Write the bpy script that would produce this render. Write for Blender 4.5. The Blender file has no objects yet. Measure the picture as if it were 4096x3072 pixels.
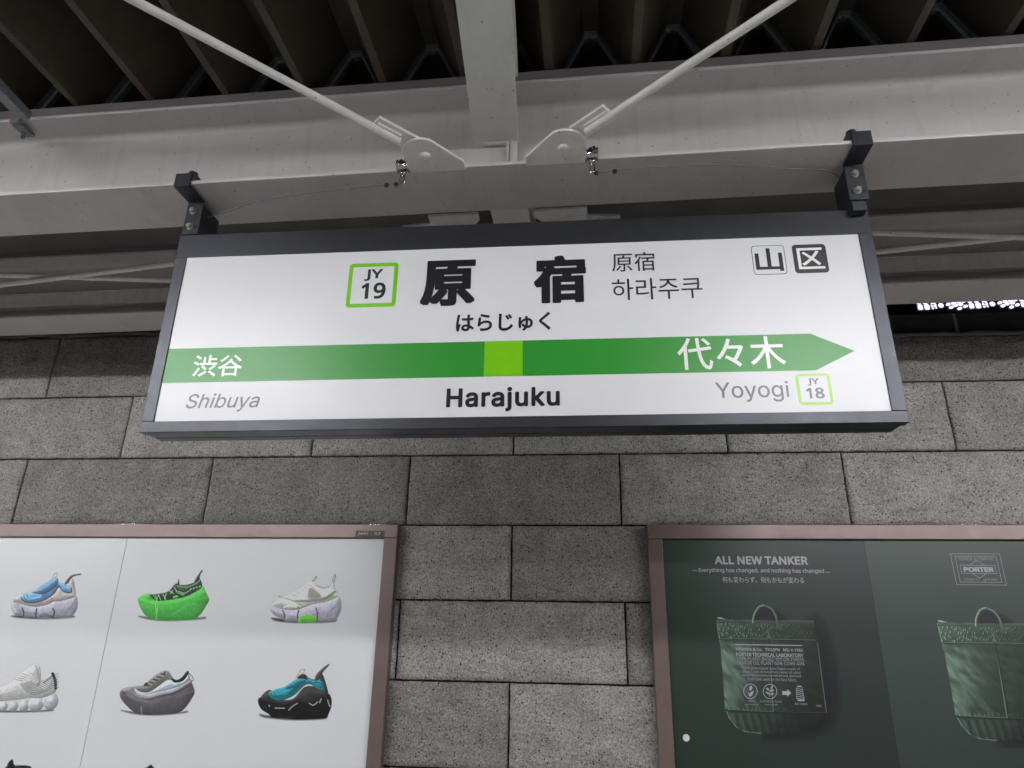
import bpy, math, random
import numpy as np
from mathutils import Vector, Matrix

random.seed(7); rng = np.random.default_rng(7)
sc = bpy.context.scene
C = sc.collection
H = 1.75                       # camera height above the platform

# ---------------------------------------------------------------- camera
YAW, PIT, ROL, FPX = -0.10561547, 0.35639954, 0.01771558, 2756.23
def basis():
    cy, sy, cp, sp, cr, sr = math.cos(YAW), math.sin(YAW), math.cos(PIT), math.sin(PIT), math.cos(ROL), math.sin(ROL)
    f = Vector((sy*cp, cy*cp, sp)); r0 = Vector((cy, -sy, 0)); u0 = r0.cross(f)
    return cr*r0 + sr*u0, -sr*r0 + cr*u0, f
RV, UV, FV = basis()
cam = bpy.data.objects.new('camera', bpy.data.cameras.new('camera')); C.objects.link(cam)
cam.matrix_world = Matrix(((RV.x, UV.x, -FV.x, 0), (RV.y, UV.y, -FV.y, 0), (RV.z, UV.z, -FV.z, H), (0, 0, 0, 1)))
cam.data.sensor_fit = 'HORIZONTAL'; cam.data.sensor_width = 36; cam.data.lens = 36*FPX/4096
cam.data.clip_start = 0.02; cam.data.clip_end = 500
sc.camera = cam

# ---------------------------------------------------------------- world: late dusk
w = bpy.data.worlds.new('World'); sc.world = w; w.use_nodes = True
nt = w.node_tree
sky = nt.nodes.new('ShaderNodeTexSky'); sky.sky_type = 'NISHITA'; sky.sun_disc = False
sky.sun_elevation = math.radians(-3); sky.sun_rotation = math.radians(150)
bg = nt.nodes['Background']; bg.inputs['Strength'].default_value = 0.05
nt.links.new(sky.outputs[0], bg.inputs[0])
sc.view_settings.view_transform = 'Standard'; sc.view_settings.look = 'None'
sc.view_settings.exposure = 0.1; sc.view_settings.gamma = 1.0
sc.cycles.use_denoising = True
sc.cycles.max_bounces = 8
sc.cycles.sample_clamp_indirect = 4.0
LAMP, LAMP2 = 48.0, 150.0     # brightness of the platform tubes, back and front row

# ---------------------------------------------------------------- helpers
def ray(x, y):                 # full-size photo pixel -> (x/y, z/y) seen from the camera
    d = FV*FPX + RV*(x-2048) - UV*(y-1536)
    return d.x/d.y, d.z/d.y
def P(px, Y):                  # the point at distance Y along that pixel, in the world
    a = ray(*px); return Vector((a[0]*Y, Y, a[1]*Y + H))
def zoom(ox, oy, s):
    return lambda x, y: (ox+x*s, oy+y*s)
def lin(c):
    c = np.asarray(c, float)/255
    return np.where(c <= .04045, c/12.92, ((c+.055)/1.055)**2.4)

def new_mat(name, color, rough=.5, metal=0., spec=.5, coat=0., coat_rough=.1):
    m = bpy.data.materials.new(name); m.use_nodes = True
    b = m.node_tree.nodes['Principled BSDF']
    b.inputs['Base Color'].default_value = (*color, 1); b.inputs['Roughness'].default_value = rough
    b.inputs['Metallic'].default_value = metal; b.inputs['Specular IOR Level'].default_value = spec
    b.inputs['Coat Weight'].default_value = coat; b.inputs['Coat Roughness'].default_value = coat_rough
    return m
def node(m, t, **kw):
    n = m.node_tree.nodes.new(t)
    for k, v in kw.items():
        if k in n.inputs: n.inputs[k].default_value = v
        else: setattr(n, k, v)
    return n
def worn(m, color, amount=.18, scale=6, bump=.0, bscale=300, rough=None, dirt=None, stretch=(1, 1, 1), specks=0.):
    """uneven paint: cloudy tone, faint grime, fine relief"""
    L = m.node_tree.links; b = m.node_tree.nodes['Principled BSDF']
    g = node(m, 'ShaderNodeNewGeometry'); mp = node(m, 'ShaderNodeMapping'); mp.inputs['Scale'].default_value = stretch
    L.new(g.outputs['Position'], mp.inputs[0])
    n = node(m, 'ShaderNodeTexNoise', Scale=scale, Detail=6.0, Roughness=.6); L.new(mp.outputs[0], n.inputs['Vector'])
    r = node(m, 'ShaderNodeMapRange'); r.inputs[1].default_value = .3; r.inputs[2].default_value = .7
    L.new(n.outputs[0], r.inputs[0])
    mx = node(m, 'ShaderNodeMix', data_type='RGBA')
    c2 = dirt if dirt else tuple(c*(1-amount) for c in color)
    mx.inputs[6].default_value = (*color, 1); mx.inputs[7].default_value = (*c2, 1)
    L.new(r.outputs[0], mx.inputs[0]); last = mx.outputs[2]
    if specks:                 # small chips and grime spots in patches
        vo = node(m, 'ShaderNodeTexVoronoi', Scale=70.0); L.new(g.outputs['Position'], vo.inputs['Vector'])
        sp = node(m, 'ShaderNodeSeparateColor'); L.new(vo.outputs['Color'], sp.inputs[0])
        rd = node(m, 'ShaderNodeMapRange'); rd.inputs[1].default_value = .86; rd.inputs[2].default_value = 1.; rd.inputs[3].default_value = 0.; rd.inputs[4].default_value = .28; L.new(sp.outputs[0], rd.inputs[0])
        lt = node(m, 'ShaderNodeMath', operation='LESS_THAN'); L.new(vo.outputs['Distance'], lt.inputs[0]); L.new(rd.outputs[0], lt.inputs[1])
        st = node(m, 'ShaderNodeTexNoise', Scale=5.0, Detail=8.0, Roughness=.7); mp2 = node(m, 'ShaderNodeMapping'); mp2.inputs['Scale'].default_value = (5, 2, .5)
        L.new(g.outputs['Position'], mp2.inputs[0]); L.new(mp2.outputs[0], st.inputs['Vector'])
        sr = node(m, 'ShaderNodeMapRange'); sr.inputs[1].default_value = .52; sr.inputs[2].default_value = .75; sr.inputs[4].default_value = specks; L.new(st.outputs[0], sr.inputs[0])
        ad = node(m, 'ShaderNodeMath', operation='MULTIPLY_ADD'); ad.inputs[1].default_value = .55; L.new(lt.outputs[0], ad.inputs[0]); L.new(sr.outputs[0], ad.inputs[2]); ad.use_clamp = True
        m3 = node(m, 'ShaderNodeMix', data_type='RGBA'); L.new(ad.outputs[0], m3.inputs[0]); L.new(last, m3.inputs[6]); m3.inputs[7].default_value = (*[c*.35 for c in color], 1); last = m3.outputs[2]
    L.new(last, b.inputs['Base Color'])
    if rough is not None:
        rr = node(m, 'ShaderNodeMapRange'); rr.inputs[3].default_value = rough-.08; rr.inputs[4].default_value = rough+.12
        L.new(n.outputs[0], rr.inputs[0]); L.new(rr.outputs[0], b.inputs['Roughness'])
    if bump:
        n2 = node(m, 'ShaderNodeTexNoise', Scale=bscale, Detail=3.0); L.new(g.outputs['Position'], n2.inputs['Vector'])
        bp = node(m, 'ShaderNodeBump', Strength=bump, Distance=.002); L.new(n2.outputs[0], bp.inputs['Height'])
        L.new(bp.outputs[0], b.inputs['Normal'])
    return m

class MB:
    def __init__(s): s.v = []; s.f = []; s.smooth = []
    def add(s, v, f, smooth=False):
        o = len(s.v); s.v += [tuple(p) for p in v]; s.f += [tuple(i+o for i in q) for q in f]; s.smooth += [smooth]*len(f); return s
    def box(s, x0, x1, y0, y1, z0, z1):
        v = [(x, y, z) for x in (x0, x1) for y in (y0, y1) for z in (z0, z1)]
        return s.add(v, [(0, 1, 3, 2), (4, 6, 7, 5), (0, 4, 5, 1), (2, 3, 7, 6), (0, 2, 6, 4), (1, 5, 7, 3)])
    def prism(s, pts, axis, a0, a1):
        """extrude a 2D outline along an axis ('x': pts are (y,z); 'y': (x,z); 'z': (x,y))"""
        def mk(p, a): return {'x': (a, p[0], p[1]), 'y': (p[0], a, p[1]), 'z': (p[0], p[1], a)}[axis]
        n = len(pts); v = [mk(p, a0) for p in pts] + [mk(p, a1) for p in pts]
        f = [tuple(range(n)), tuple(range(2*n-1, n-1, -1))] + [(i, i+n, (i+1) % n+n, (i+1) % n) for i in range(n)]
        return s.add(v, f)
    def tube(s, pts, r, n=12, cap=True):
        pts = [Vector(p) for p in pts]; rs = r if isinstance(r, (list, tuple)) else [r]*len(pts)
        v = []; prev = None
        for i, p in enumerate(pts):
            t = (pts[min(i+1, len(pts)-1)] - pts[max(i-1, 0)]).normalized()
            a = (prev - t*prev.dot(t)) if prev is not None else t.orthogonal()
            a.normalize(); prev = a; b = t.cross(a)
            v += [p + (a*math.cos(2*math.pi*k/n) + b*math.sin(2*math.pi*k/n))*rs[i] for k in range(n)]
        f = [(i*n+k, i*n+(k+1) % n, (i+1)*n+(k+1) % n, (i+1)*n+k) for i in range(len(pts)-1) for k in range(n)]
        s.add(v, f, True)
        if cap: s.add(v[:n], [tuple(range(n-1, -1, -1))]); s.add(v[-n:], [tuple(range(n))])
        return s
    def build(s, name, mat, parent=None, bevel=0., seg=2):
        me = bpy.data.meshes.new(name); me.from_pydata(s.v, [], s.f)
        me.polygons.foreach_set('use_smooth', s.smooth); me.materials.append(mat)
        import bmesh
        bm = bmesh.new(); bm.from_mesh(me); bmesh.ops.recalc_face_normals(bm, faces=bm.faces); bm.to_mesh(me); bm.free()
        return link(name, me, parent, bevel, seg)
def link(name, me, parent=None, bevel=0., seg=2):
    o = bpy.data.objects.new(name, me); C.objects.link(o); o.parent = parent
    if bevel:
        b = o.modifiers.new('bevel', 'BEVEL'); b.width = bevel; b.segments = seg; b.limit_method = 'ANGLE'
        b.harden_normals = True
        for p in me.polygons: p.use_smooth = True
    return o
def tag(o, label, cat, group=None):
    o['label'] = label; o['category'] = cat
    if group: o['group'] = group
    return o
def thing(name, label, cat, loc=(0, 0, 0), rz=0., group=None):
    o = bpy.data.objects.new(name, None); C.objects.link(o); o.empty_display_size = .1
    o.location = loc; o.rotation_euler = (0, 0, rz); return tag(o, label, cat, group)
def structure(o): o['kind'] = 'structure'; return o

# ---------------------------------------------------------------- materials
BEAM = (.665, .63, .625)
M = {}
M['beam'] = worn(new_mat('beam_paint', BEAM, .42), BEAM, .14, 3.5, .10, 350, .44, stretch=(1, 1, 3), specks=.22)
M['girder'] = worn(new_mat('girder_paint', (.80, .80, .77), .5), (.80, .80, .77), .12, 5, .10, 300, .5, specks=.15)
M['purlin'] = worn(new_mat('purlin_paint', (.23, .20, .22), .5), (.23, .20, .22), .2, 8, .05, 400, .5, specks=.2)
M['soffit'] = worn(new_mat('soffit_sheet', (.20, .19, .185), .6), (.20, .19, .185), .3, 5, .0, 1, .6)
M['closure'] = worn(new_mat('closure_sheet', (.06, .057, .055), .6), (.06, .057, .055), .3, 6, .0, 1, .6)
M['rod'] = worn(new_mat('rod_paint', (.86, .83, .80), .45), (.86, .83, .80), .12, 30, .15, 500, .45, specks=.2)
M['deck'] = worn(new_mat('deck_sheet', (.085, .069, .050), .5), (.085, .069, .050), .35, 9, .0, 1, .5)
M['galv'] = worn(new_mat('galvanized_steel', (.24, .28, .31), .42, .15), (.24, .28, .31), .35, 60, .05, 400, .42)
M['sign_frame'] = worn(new_mat('sign_frame_paint', (.050, .052, .062), .36, .6, .5), (.050, .052, .062), .15, 25, .08, 1500, .35)
M['hanger'] = worn(new_mat('hanger_paint', (.020, .023, .032), .5), (.020, .023, .032), .2, 40, .1, 900, .48)
M['bolt'] = new_mat('bolt_zinc', (.62, .62, .56), .28, .9)
M['chrome'] = new_mat('polished_steel', (.55, .56, .57), .2, 1.)
M['black'] = new_mat('black_void', (.006, .006, .007), .7)
M['wire'] = new_mat('steel_wire', (.20, .17, .13), .6, .1)
M['bronze'] = worn(new_mat('bronze_frame', (.205, .152, .140), .38, .35), (.205, .152, .140), .12, 14, .06, 900, .34)
M['mortar'] = worn(new_mat('pale_mortar', (.42, .43, .36), .9), (.42, .43, .36), .35, 18, .4, 120, None)
M['joint'] = worn(new_mat('joint_mortar', (.035, .033, .030), .95), (.035, .033, .030), .4, 30, .3, 200, None)
M['floor'] = worn(new_mat('platform_paving', (.34, .33, .31), .75), (.34, .33, .31), .25, 3, .2, 90, None)
M['ground'] = worn(new_mat('ground', (.08, .08, .075), .9), (.08, .08, .075), .4, 2, .3, 60, None)

def stone_material():
    m = new_mat('split_stone', (.2, .19, .18), .85, 0, .3)
    L = m.node_tree.links; b = m.node_tree.nodes['Principled BSDF']
    g = node(m, 'ShaderNodeNewGeometry'); oi = node(m, 'ShaderNodeObjectInfo')
    big = node(m, 'ShaderNodeTexNoise', Scale=7.0, Detail=5.0, Roughness=.65); L.new(g.outputs['Position'], big.inputs['Vector'])
    fine = node(m, 'ShaderNodeTexNoise', Scale=150.0, Detail=4.0, Roughness=.7); L.new(g.outputs['Position'], fine.inputs['Vector'])
    cr = node(m, 'ShaderNodeValToRGB'); e = cr.color_ramp.elements
    e[0].position = .36; e[0].color = (.235, .222, .208, 1); e[1].position = .66; e[1].color = (.62, .588, .555, 1)
    L.new(fine.outputs[0], cr.inputs[0])
    r = node(m, 'ShaderNodeMapRange'); r.inputs[1].default_value = .3; r.inputs[2].default_value = .72
    r.inputs[3].default_value = .76; r.inputs[4].default_value = 1.2; L.new(big.outputs[0], r.inputs[0])
    ro = node(m, 'ShaderNodeMapRange'); ro.inputs[3].default_value = .74; ro.inputs[4].default_value = 1.16
    L.new(oi.outputs['Random'], ro.inputs[0])
    mul = node(m, 'ShaderNodeMath', operation='MULTIPLY'); L.new(r.outputs[0], mul.inputs[0]); L.new(ro.outputs[0], mul.inputs[1])
    hs = node(m, 'ShaderNodeVectorMath', operation='SCALE'); L.new(cr.outputs[0], hs.inputs[0]); L.new(mul.outputs[0], hs.inputs['Scale'])
    # dark grains
    v = node(m, 'ShaderNodeTexVoronoi', Scale=95.0, Randomness=1.0); L.new(g.outputs['Position'], v.inputs['Vector'])
    sep = node(m, 'ShaderNodeSeparateColor'); L.new(v.outputs['Color'], sep.inputs[0])
    rad = node(m, 'ShaderNodeMapRange'); rad.inputs[1].default_value = .30; rad.inputs[2].default_value = 1.0
    rad.inputs[3].default_value = 0.0; rad.inputs[4].default_value = .33; L.new(sep.outputs[0], rad.inputs[0])
    lt = node(m, 'ShaderNodeMath', operation='LESS_THAN'); L.new(v.outputs['Distance'], lt.inputs[0]); L.new(rad.outputs[0], lt.inputs[1])
    mx = node(m, 'ShaderNodeMix', data_type='RGBA'); L.new(lt.outputs[0], mx.inputs[0])
    L.new(hs.outputs[0], mx.inputs[6]); mx.inputs[7].default_value = (.05, .046, .044, 1)
    # pale grains
    v2 = node(m, 'ShaderNodeTexVoronoi', Scale=70.0); mp = node(m, 'ShaderNodeMapping'); mp.inputs['Location'].default_value = (3.3, 1.7, 9.1)
    L.new(g.outputs['Position'], mp.inputs[0]); L.new(mp.outputs[0], v2.inputs['Vector'])
    l2 = node(m, 'ShaderNodeMath', operation='LESS_THAN'); l2.inputs[1].default_value = .13; L.new(v2.outputs['Distance'], l2.inputs[0])
    mx2 = node(m, 'ShaderNodeMix', data_type='RGBA'); L.new(l2.outputs[0], mx2.inputs[0]); L.new(mx.outputs[2], mx2.inputs[6])
    mx2.inputs[7].default_value = (.55, .54, .51, 1)
    L.new(mx2.outputs[2], b.inputs['Base Color'])
    # relief: chipped surface plus grain
    mid = node(m, 'ShaderNodeTexNoise', Scale=24.0, Detail=7.0, Roughness=.7, Distortion=.8); mpz = node(m, 'ShaderNodeMapping'); mpz.inputs['Scale'].default_value = (1, 1, 1.9); L.new(g.outputs['Position'], mpz.inputs[0]); L.new(mpz.outputs[0], mid.inputs['Vector'])
    b1 = node(m, 'ShaderNodeBump', Strength=1.0, Distance=.020); L.new(mid.outputs[0], b1.inputs['Height'])
    b2 = node(m, 'ShaderNodeBump', Strength=.8, Distance=.003); L.new(fine.outputs[0], b2.inputs['Height']); L.new(b1.outputs[0], b2.inputs['Normal'])
    inv = node(m, 'ShaderNodeMath', operation='SUBTRACT'); inv.inputs[0].default_value = 1; L.new(lt.outputs[0], inv.inputs[1])
    b3 = node(m, 'ShaderNodeBump', Strength=.5, Distance=.003); L.new(inv.outputs[0], b3.inputs['Height']); L.new(b2.outputs[0], b3.inputs['Normal'])
    L.new(b3.outputs[0], b.inputs['Normal'])
    return m
M['stone'] = stone_material()

# ---------------------------------------------------------------- ground, platform
structure(MB().add([(-60, -60, -.9), (60, -60, -.9), (60, 60, -.9), (-60, 60, -.9)], [(0, 1, 2, 3)]).build('ground', M['ground']))
structure(MB().box(-16, 16, -9, 2.86, -.9, 0).build('platform', M['floor'], None, .01))

# ---------------------------------------------------------------- stone wall
WY, WX0, BW, BH, Z0 = 2.863, -2.0937, .9003, .2998, 1.0478+H
wall = thing('stone_wall', 'grey split-face stone block wall behind the hanging sign', 'wall', (0, WY, 0))
def block_mesh(w, h, seed, nx=44, ny=15, d=.12):
    r = np.random.default_rng(seed); v = []; f = []
    g = r.normal(size=(ny//2+3, nx//2+3)); g2 = r.normal(size=(ny+3, nx+3))
    def noise(u, t):
        x, y = u*(nx/2), t*(ny/2); i, j = int(x), int(y); a, b = x-i, y-j
        return g[j, i]*(1-a)*(1-b)+g[j, i+1]*a*(1-b)+g[j+1, i]*(1-a)*b+g[j+1, i+1]*a*b
    for j in range(ny+1):
        for i in range(nx+1):
            u, t = i/nx, j/ny
            us = .008/w if i == 0 else u; e = 0.
            if i in (0, nx) or j in (0, ny): e = .0025 + abs(r.normal())*.001
            y = e - (noise(u, t)*.0042+g2[j, i]*.0024)*(0 if e else 1)
            jx = r.normal()*.0007 if i in (0, nx) else 0; jz = r.normal()*.0007 if j in (0, ny) else 0
            v.append(((u-.5)*w+jx, y, (t-.5)*h+jz))
    for j in range(ny):
        for i in range(nx):
            a = j*(nx+1)+i; f.append((a, a+1, a+nx+2, a+nx+1))
    rim = [i for i in range(nx+1)] + [(j+1)*(nx+1)-1 for j in range(1, ny+1)] + [ny*(nx+1)+i for i in range(nx-1, -1, -1)] + [j*(nx+1) for j in range(ny-1, 0, -1)]
    o = len(v); v += [(v[i][0], d, v[i][2]) for i in rim]; n = len(rim)
    f += [(rim[k], o+k, o+(k+1) % n, rim[(k+1) % n]) for k in range(n)]
    me = bpy.data.meshes.new('stone_block'); me.from_pydata(v, [], f); me.materials.append(M['stone'])
    me.polygons.foreach_set('use_smooth', [True]*(nx*ny)+[False]*n)
    return me
GAP = .0075
variants = [block_mesh(BW-GAP, BH-GAP, 100+i) for i in range(9)]
nb = 0
def stone(x, z, me):
    o = link('stone_block', me, wall); o.location = (x, random.uniform(-.002, .002), z); return o
for c in range(0, 10):                       # courses, downwards from the first full joint
    off = 0 if c % 2 == 0 else .5
    zt = Z0 - BH*c; zb = max(zt-BH, .0)
    if zt-zb < .05: continue
    for k in range(-3, 8):
        x = WX0 + BW*(k+off) + BW/2
        full = zt-zb > BH-.01
        stone(x, (zt+zb)/2, variants[(k*5+c*3) % 9] if full else block_mesh(BW-GAP, zt-zb-GAP, 300+k))
# top course: full height to the left, cut lower to the right of the sign
LT, RT = 1.366+H, 1.258+H
for k in range(-3, 8):
    x0 = WX0+BW*(k+.5); zt = LT if x0 < .3 else RT
    stone(x0+BW/2, (zt+Z0)/2, block_mesh(BW-GAP, zt-Z0-GAP, 400+k))
# body of the wall behind the faces
MB().box(-8, 8, .016, .30, .0, Z0+.02).build('joint_mortar', M['joint'], wall)
MB().box(-8, .2, .018, .30, Z0+.021, LT+.001).build('joint_mortar', M['joint'], wall)
# bed of pale mortar along the top
def wavy(x0, x1, z0, z1, y0, seed, n=90):
    r = np.random.default_rng(seed); v = []; f = []
    for i in range(n+1):
        x = x0+(x1-x0)*i/n; a, b = r.normal()*.0022, r.normal()*.0018; y = r.normal()*.002
        v += [(x, y0+y, z0+a), (x, y0+y, z1+b), (x, y0+.16, z1+b)]
    for i in range(n): f += [(i*3, i*3+3, i*3+4, i*3+1), (i*3+1, i*3+4, i*3+5, i*3+2)]
    return MB().add(v, f, True)
wavy(-5, .19, LT-.001, LT+.016, .004, 1).build('mortar_bed', M['mortar'], wall)
wavy(.21, 6, RT-.002, RT+.016, .006, 2).build('mortar_bed', M['mortar'], wall)
# set-back course above the cut stones, its shade put into the colour, with its pale upright joint
M['shaded_stone'] = worn(new_mat('shaded_stone', (.075, .068, .068), .8), (.075, .068, .068), .3, 20, .5, 150, None)
zt2 = 1.405+H
xs = [.21, 1.672, 3.1, 4.5]
for a, b in zip(xs[:-1], xs[1:]):
    MB().box(a, b-.014, .09, .30, RT+.012, zt2).build('coping_stone', M['shaded_stone'], wall, .003)
    MB().box(b-.0139, b-.0001, .092, .30, RT+.012, zt2-.004).build('upright_joint', M['mortar'], wall)

# ---------------------------------------------------------------- roof steel, in the frame of the beams
BR = -.0151
def bobj(name, label, cat, group=None): return thing(name, label, cat, (-.23, 0, H), BR, group)
def to_beam(p):                # world -> beam frame
    q = Matrix.Rotation(-BR, 3, 'Z') @ (Vector(p)-Vector((-.23, 0, H))); return q
ZB, ZT, TF, TW, FW = 1.278, 1.571, .012, .009, .219
def h_beam(label, yf, x0, x1, FW=FW, purlin=True, group='steel beams along the platform'):
    b = bobj('steel_beam', label, 'beam', group)
    yc = yf+FW/2
    MB().box(x0, x1, yf, yf+FW, ZB, ZB+TF).build('bottom_flange', M['beam'], b, .0025)
    MB().box(x0, x1, yf, yf+FW, ZT, ZT+TF).build('top_flange', M['beam'], b, .0025)
    r = .020; prof = []
    z0, z1 = ZB+TF+.0004, ZT-.0004; hw = TW/2
    arc = [(math.cos(t), math.sin(t)) for t in np.linspace(0, math.pi/2, 7)]
    left = [(yc-hw-r+r*c_, z0+r-r*s_) for c_, s_ in reversed(arc)]
    left += [(yc-hw-r+r*c_, z1-r+r*s_) for c_, s_ in arc]
    right = [(2*yc-y, z) for y, z in reversed(left)]
    prof = left+right; n = len(prof)
    v = [(x0, *p) for p in prof]+[(x1, *p) for p in prof]
    mb = MB().add(v, [(i, i+n, (i+1) % n+n, (i+1) % n) for i in range(n)], True)
    web = mb.build('web', M['beam'], b)
    mod = web.modifiers.new('split', 'EDGE_SPLIT'); mod.split_angle = math.radians(40)
    if purlin:
        MB().box(x0, x1, yf+.002, yf+.006, ZT+TF+.001, 1.616).build('packing_channel', M['purlin'], b)
        MB().box(x0, x1, yf+.006, yf+.10, 1.6122, 1.6158).build('packing_channel', M['purlin'], b)
    return b
YF1, YF2, FW2 = 1.62, 2.44, .178
beam1 = h_beam('pale grey painted steel beam that the station sign hangs from', YF1, -6, 6)
beam2 = h_beam('shaded steel beam behind the sign, just above the stone wall', YF2, -6, 6, FW2)
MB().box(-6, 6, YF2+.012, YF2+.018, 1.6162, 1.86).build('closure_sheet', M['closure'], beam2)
# added pale strip, its colour standing for light falling on the far web
t = bobj('light_band', 'added pale strip painted as the lit band along the far beam behind the sign', 'painted light')
MB().box(-5.5, 5.5, YF2+.045, YF2+FW2/2-TW/2-.001, 1.352, 1.415).build('band_body', M['rod'], t, .004)
MB().box(-5.5, 5.5, YF2+.043, YF2+FW2/2-TW/2-.002, 1.4155, 1.419).build('band_top', M['rod'], t)

# cross girder between the beams, running over the platform
GA, GB = Vector((-.2414, 1.700, 1.427)), Vector((-.218, 1.23, 1.46))
gd = (GB-GA); gd /= -gd.y
def girder(y0, y1, label, drop=0):
    t = thing('cross_girder', label, 'beam', (0, 0, H), 0, 'girders across the platform')
    def sheet(name, w0, w1, z0, z1, bev=.002):
        v = []
        for y in (y0, y1):
            c = GA + gd*(GA.y-y) if y < 1.7 else Vector((GA.x+.01*(y-1.7), y, GA.z))
            for x in (w0, w1):
                for z in (z0, z1): v.append((c.x+x, y, c.z+z-drop))
        MB().add(v, [(0, 1, 3, 2), (4, 6, 7, 5), (0, 4, 5, 1), (2, 3, 7, 6), (0, 2, 6, 4), (1, 5, 7, 3)]).build(name, M['girder'], t, bev)
    sheet('bottom_flange', -.068, .068, 0, .010); sheet('web', -.004, .004, .0102, .1678, 0); sheet('top_flange', -.068, .068, .168, .178)
    return t
girder(-2.2, 1.698, 'white painted girder coming down towards the middle of the front beam')
girder(1.76, 2.49, 'short girder between the two beams, mostly hidden above the sign')
t = bobj('fin_plate', 'small upright steel plate under the end of the white girder', 'plate')
p = to_beam(P((1348+1068*.6329, 970*.6329), 1.66))
MB().box(p.x-.004, p.x+.004, 1.692, 1.722, ZB+TF+.001, 1.42).build('plate', M['beam'], t, .001)
MB().box(p.x+.006, p.x+.030, 1.700, 1.722, ZB+TF+.001, 1.425).build('stiffener', M['beam'], t, .001)

# gussets with brace rods -------------------------------------------------
zB = zoom(1348, 0, .6329); zA = zoom(0, 0, .6329); zC = zoom(2696, 0, .6329)
def on_z(px, z):
    a = ray(*px); Y = z/a[1]; return to_beam((a[0]*Y, Y, z+H))
GZ = ZB-.001
def dome(mb, c, r, h, n=16, k=5, up=-1):
    v = []; f = []
    for j in range(k):
        a = j/(k)*math.pi/2
        for i in range(n): v.append((c[0]+r*math.cos(a)*math.cos(2*math.pi*i/n), c[1]+r*math.cos(a)*math.sin(2*math.pi*i/n), c[2]+up*h*math.sin(a)))
    v.append((c[0], c[1], c[2]+up*h))
    for j in range(k-1):
        for i in range(n): f.append((j*n+i, j*n+(i+1) % n, (j+1)*n+(i+1) % n, (j+1)*n+i))
    for i in range(n): f.append(((k-1)*n+i, (k-1)*n+(i+1) % n, k*n))
    return mb.add(v, f, True)
def gusset(side, back, outline, bolt, label, group):
    t = bobj('gusset_plate', label, 'gusset plate', group)
    MB().prism(outline, 'z', GZ-.009, GZ).build('plate', M['rod'], t, .0015)
    dome(MB(), (bolt[0], bolt[1], GZ-.0092), .0165, .011).build('bolt_head', M['rod'], t)
    return t
def arc2(c, r, a0, a1, n=8): return [(c[0]+r*math.cos(math.radians(a)), c[1]+r*math.sin(math.radians(a))) for a in np.linspace(a0, a1, n)]
bL = on_z(zB(560, 960), GZ); bR = on_z(zB(1428, 908), GZ)
yE = YF1-.001
lx = on_z(zB(815, 1060), GZ).x; rx = on_z(zB(1195, 1020), GZ).x
oL = [(lx, yE), (bL.x-.062, yE)] + [(bL.x-.064, bL.y)] + arc2((bL.x-.006, bL.y-.002), .060, 200, 300) + [(lx, yE-.035)]
oR = [(rx, yE), (rx, yE-.035)] + arc2((bR.x+.006, bR.y-.002), .060, 240, 340) + [(bR.x+.064, bR.y), (bR.x+.062, yE)]
FG = 'gusset plates on the beam'
gusset(-1, 0, oL, bL, 'left of the two pale gusset plates on the front edge of the beam', FG)
gusset(1, 0, oR, bR, 'right of the two pale gusset plates on the front edge of the beam', FG)
yK = YF1+FW+.001
def mirror(o): return [(x, 2*(YF1+FW/2)-y) for x, y in o]
mL = (bL.x, 2*(YF1+FW/2)-bL.y); mR = (bR.x, 2*(YF1+FW/2)-bR.y)
gusset(-1, 1, mirror(oL), mL, 'left gusset plate peeping out behind the beam above the sign', FG)
gusset(1, 1, mirror(oR), mR, 'right gusset plate peeping out behind the beam above the sign', FG)

def brace(bolt, far, label, group='brace rods'):
    t = bobj('brace_rod', label, 'brace rod', group)
    b = Vector((bolt[0], bolt[1], 0)); f = Vector((far[0], far[1], 0)); d = (f-b).normalized(); n = Vector((-d.y, d.x, 0))
    z = GZ+.006
    a0 = b-d*.035; a1 = b+d*.165; w_ = .030
    MB().prism([(a0+n*w_)[:2], (a0-n*w_)[:2], (a1-n*w_)[:2], (a1+n*w_)[:2]], 'z', GZ+.0012, GZ+.010).build('end_plate', M['rod'], t, .001)
    r0 = b+d*.085
    zc = GZ-.0095
    MB().tube([(r0.x, r0.y, zc), (f.x, f.y, zc+.012)], .0105, 14).build('rod', M['rod'], t)
    for s in (-1, 1):     # weld beads beside the rod
        q0 = b+d*.088+n*s*.012; q1 = b+d*.160+n*s*.012
        MB().tube([(q0.x, q0.y, zc+.008), (q1.x, q1.y, zc+.008)], .005, 8).build('weld', M['rod'], t)
    return t
def far_of(b, q, L): q = Vector((q[0], q[1], 0)); b3 = Vector((b[0], b[1], 0)); return (b3+(q-b3).normalized()*L)[:2]
brace(bL, far_of(bL, on_z(zA(880, 0), GZ), 4.2), 'slanting brace rod running up to the left from the left gusset')
brace(bR, far_of(bR, on_z(zC(690, 0), GZ), 4.2), 'slanting brace rod running up to the right from the right gusset')
qL = to_beam((-2.262, 2.183, 0)); qR = to_beam((1.466, 2.112, 0))
brace(mL, far_of(mL, qL, 4.0), 'thin brace rod behind the left end of the sign, falling to the left')
brace(mR, far_of(mR, qR, 4.0), 'upper of the two brace rods right of the sign')
def far_rod(p0, p1, label):
    t = bobj('brace_rod', label, 'brace rod', 'brace rods')
    a, b = to_beam((*p0, 0)), to_beam((*p1, 0)); d = (b-a).normalized()
    MB().tube([(a-d*1.4)[:2]+(GZ+.014,), (b+d*1.3)[:2]+(GZ+.014,)], .0105, 14).build('rod', M['rod'], t)
    n = Vector((-d.y, d.x, 0)); a0 = a-d*1.50; a1 = a-d*1.3
    MB().prism([(a0+n*.03)[:2], (a0-n*.03)[:2], (a1-n*.03)[:2], (a1+n*.03)[:2]], 'z', GZ+.026, GZ+.034).build('end_plate', M['rod'], t, .001)
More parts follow.
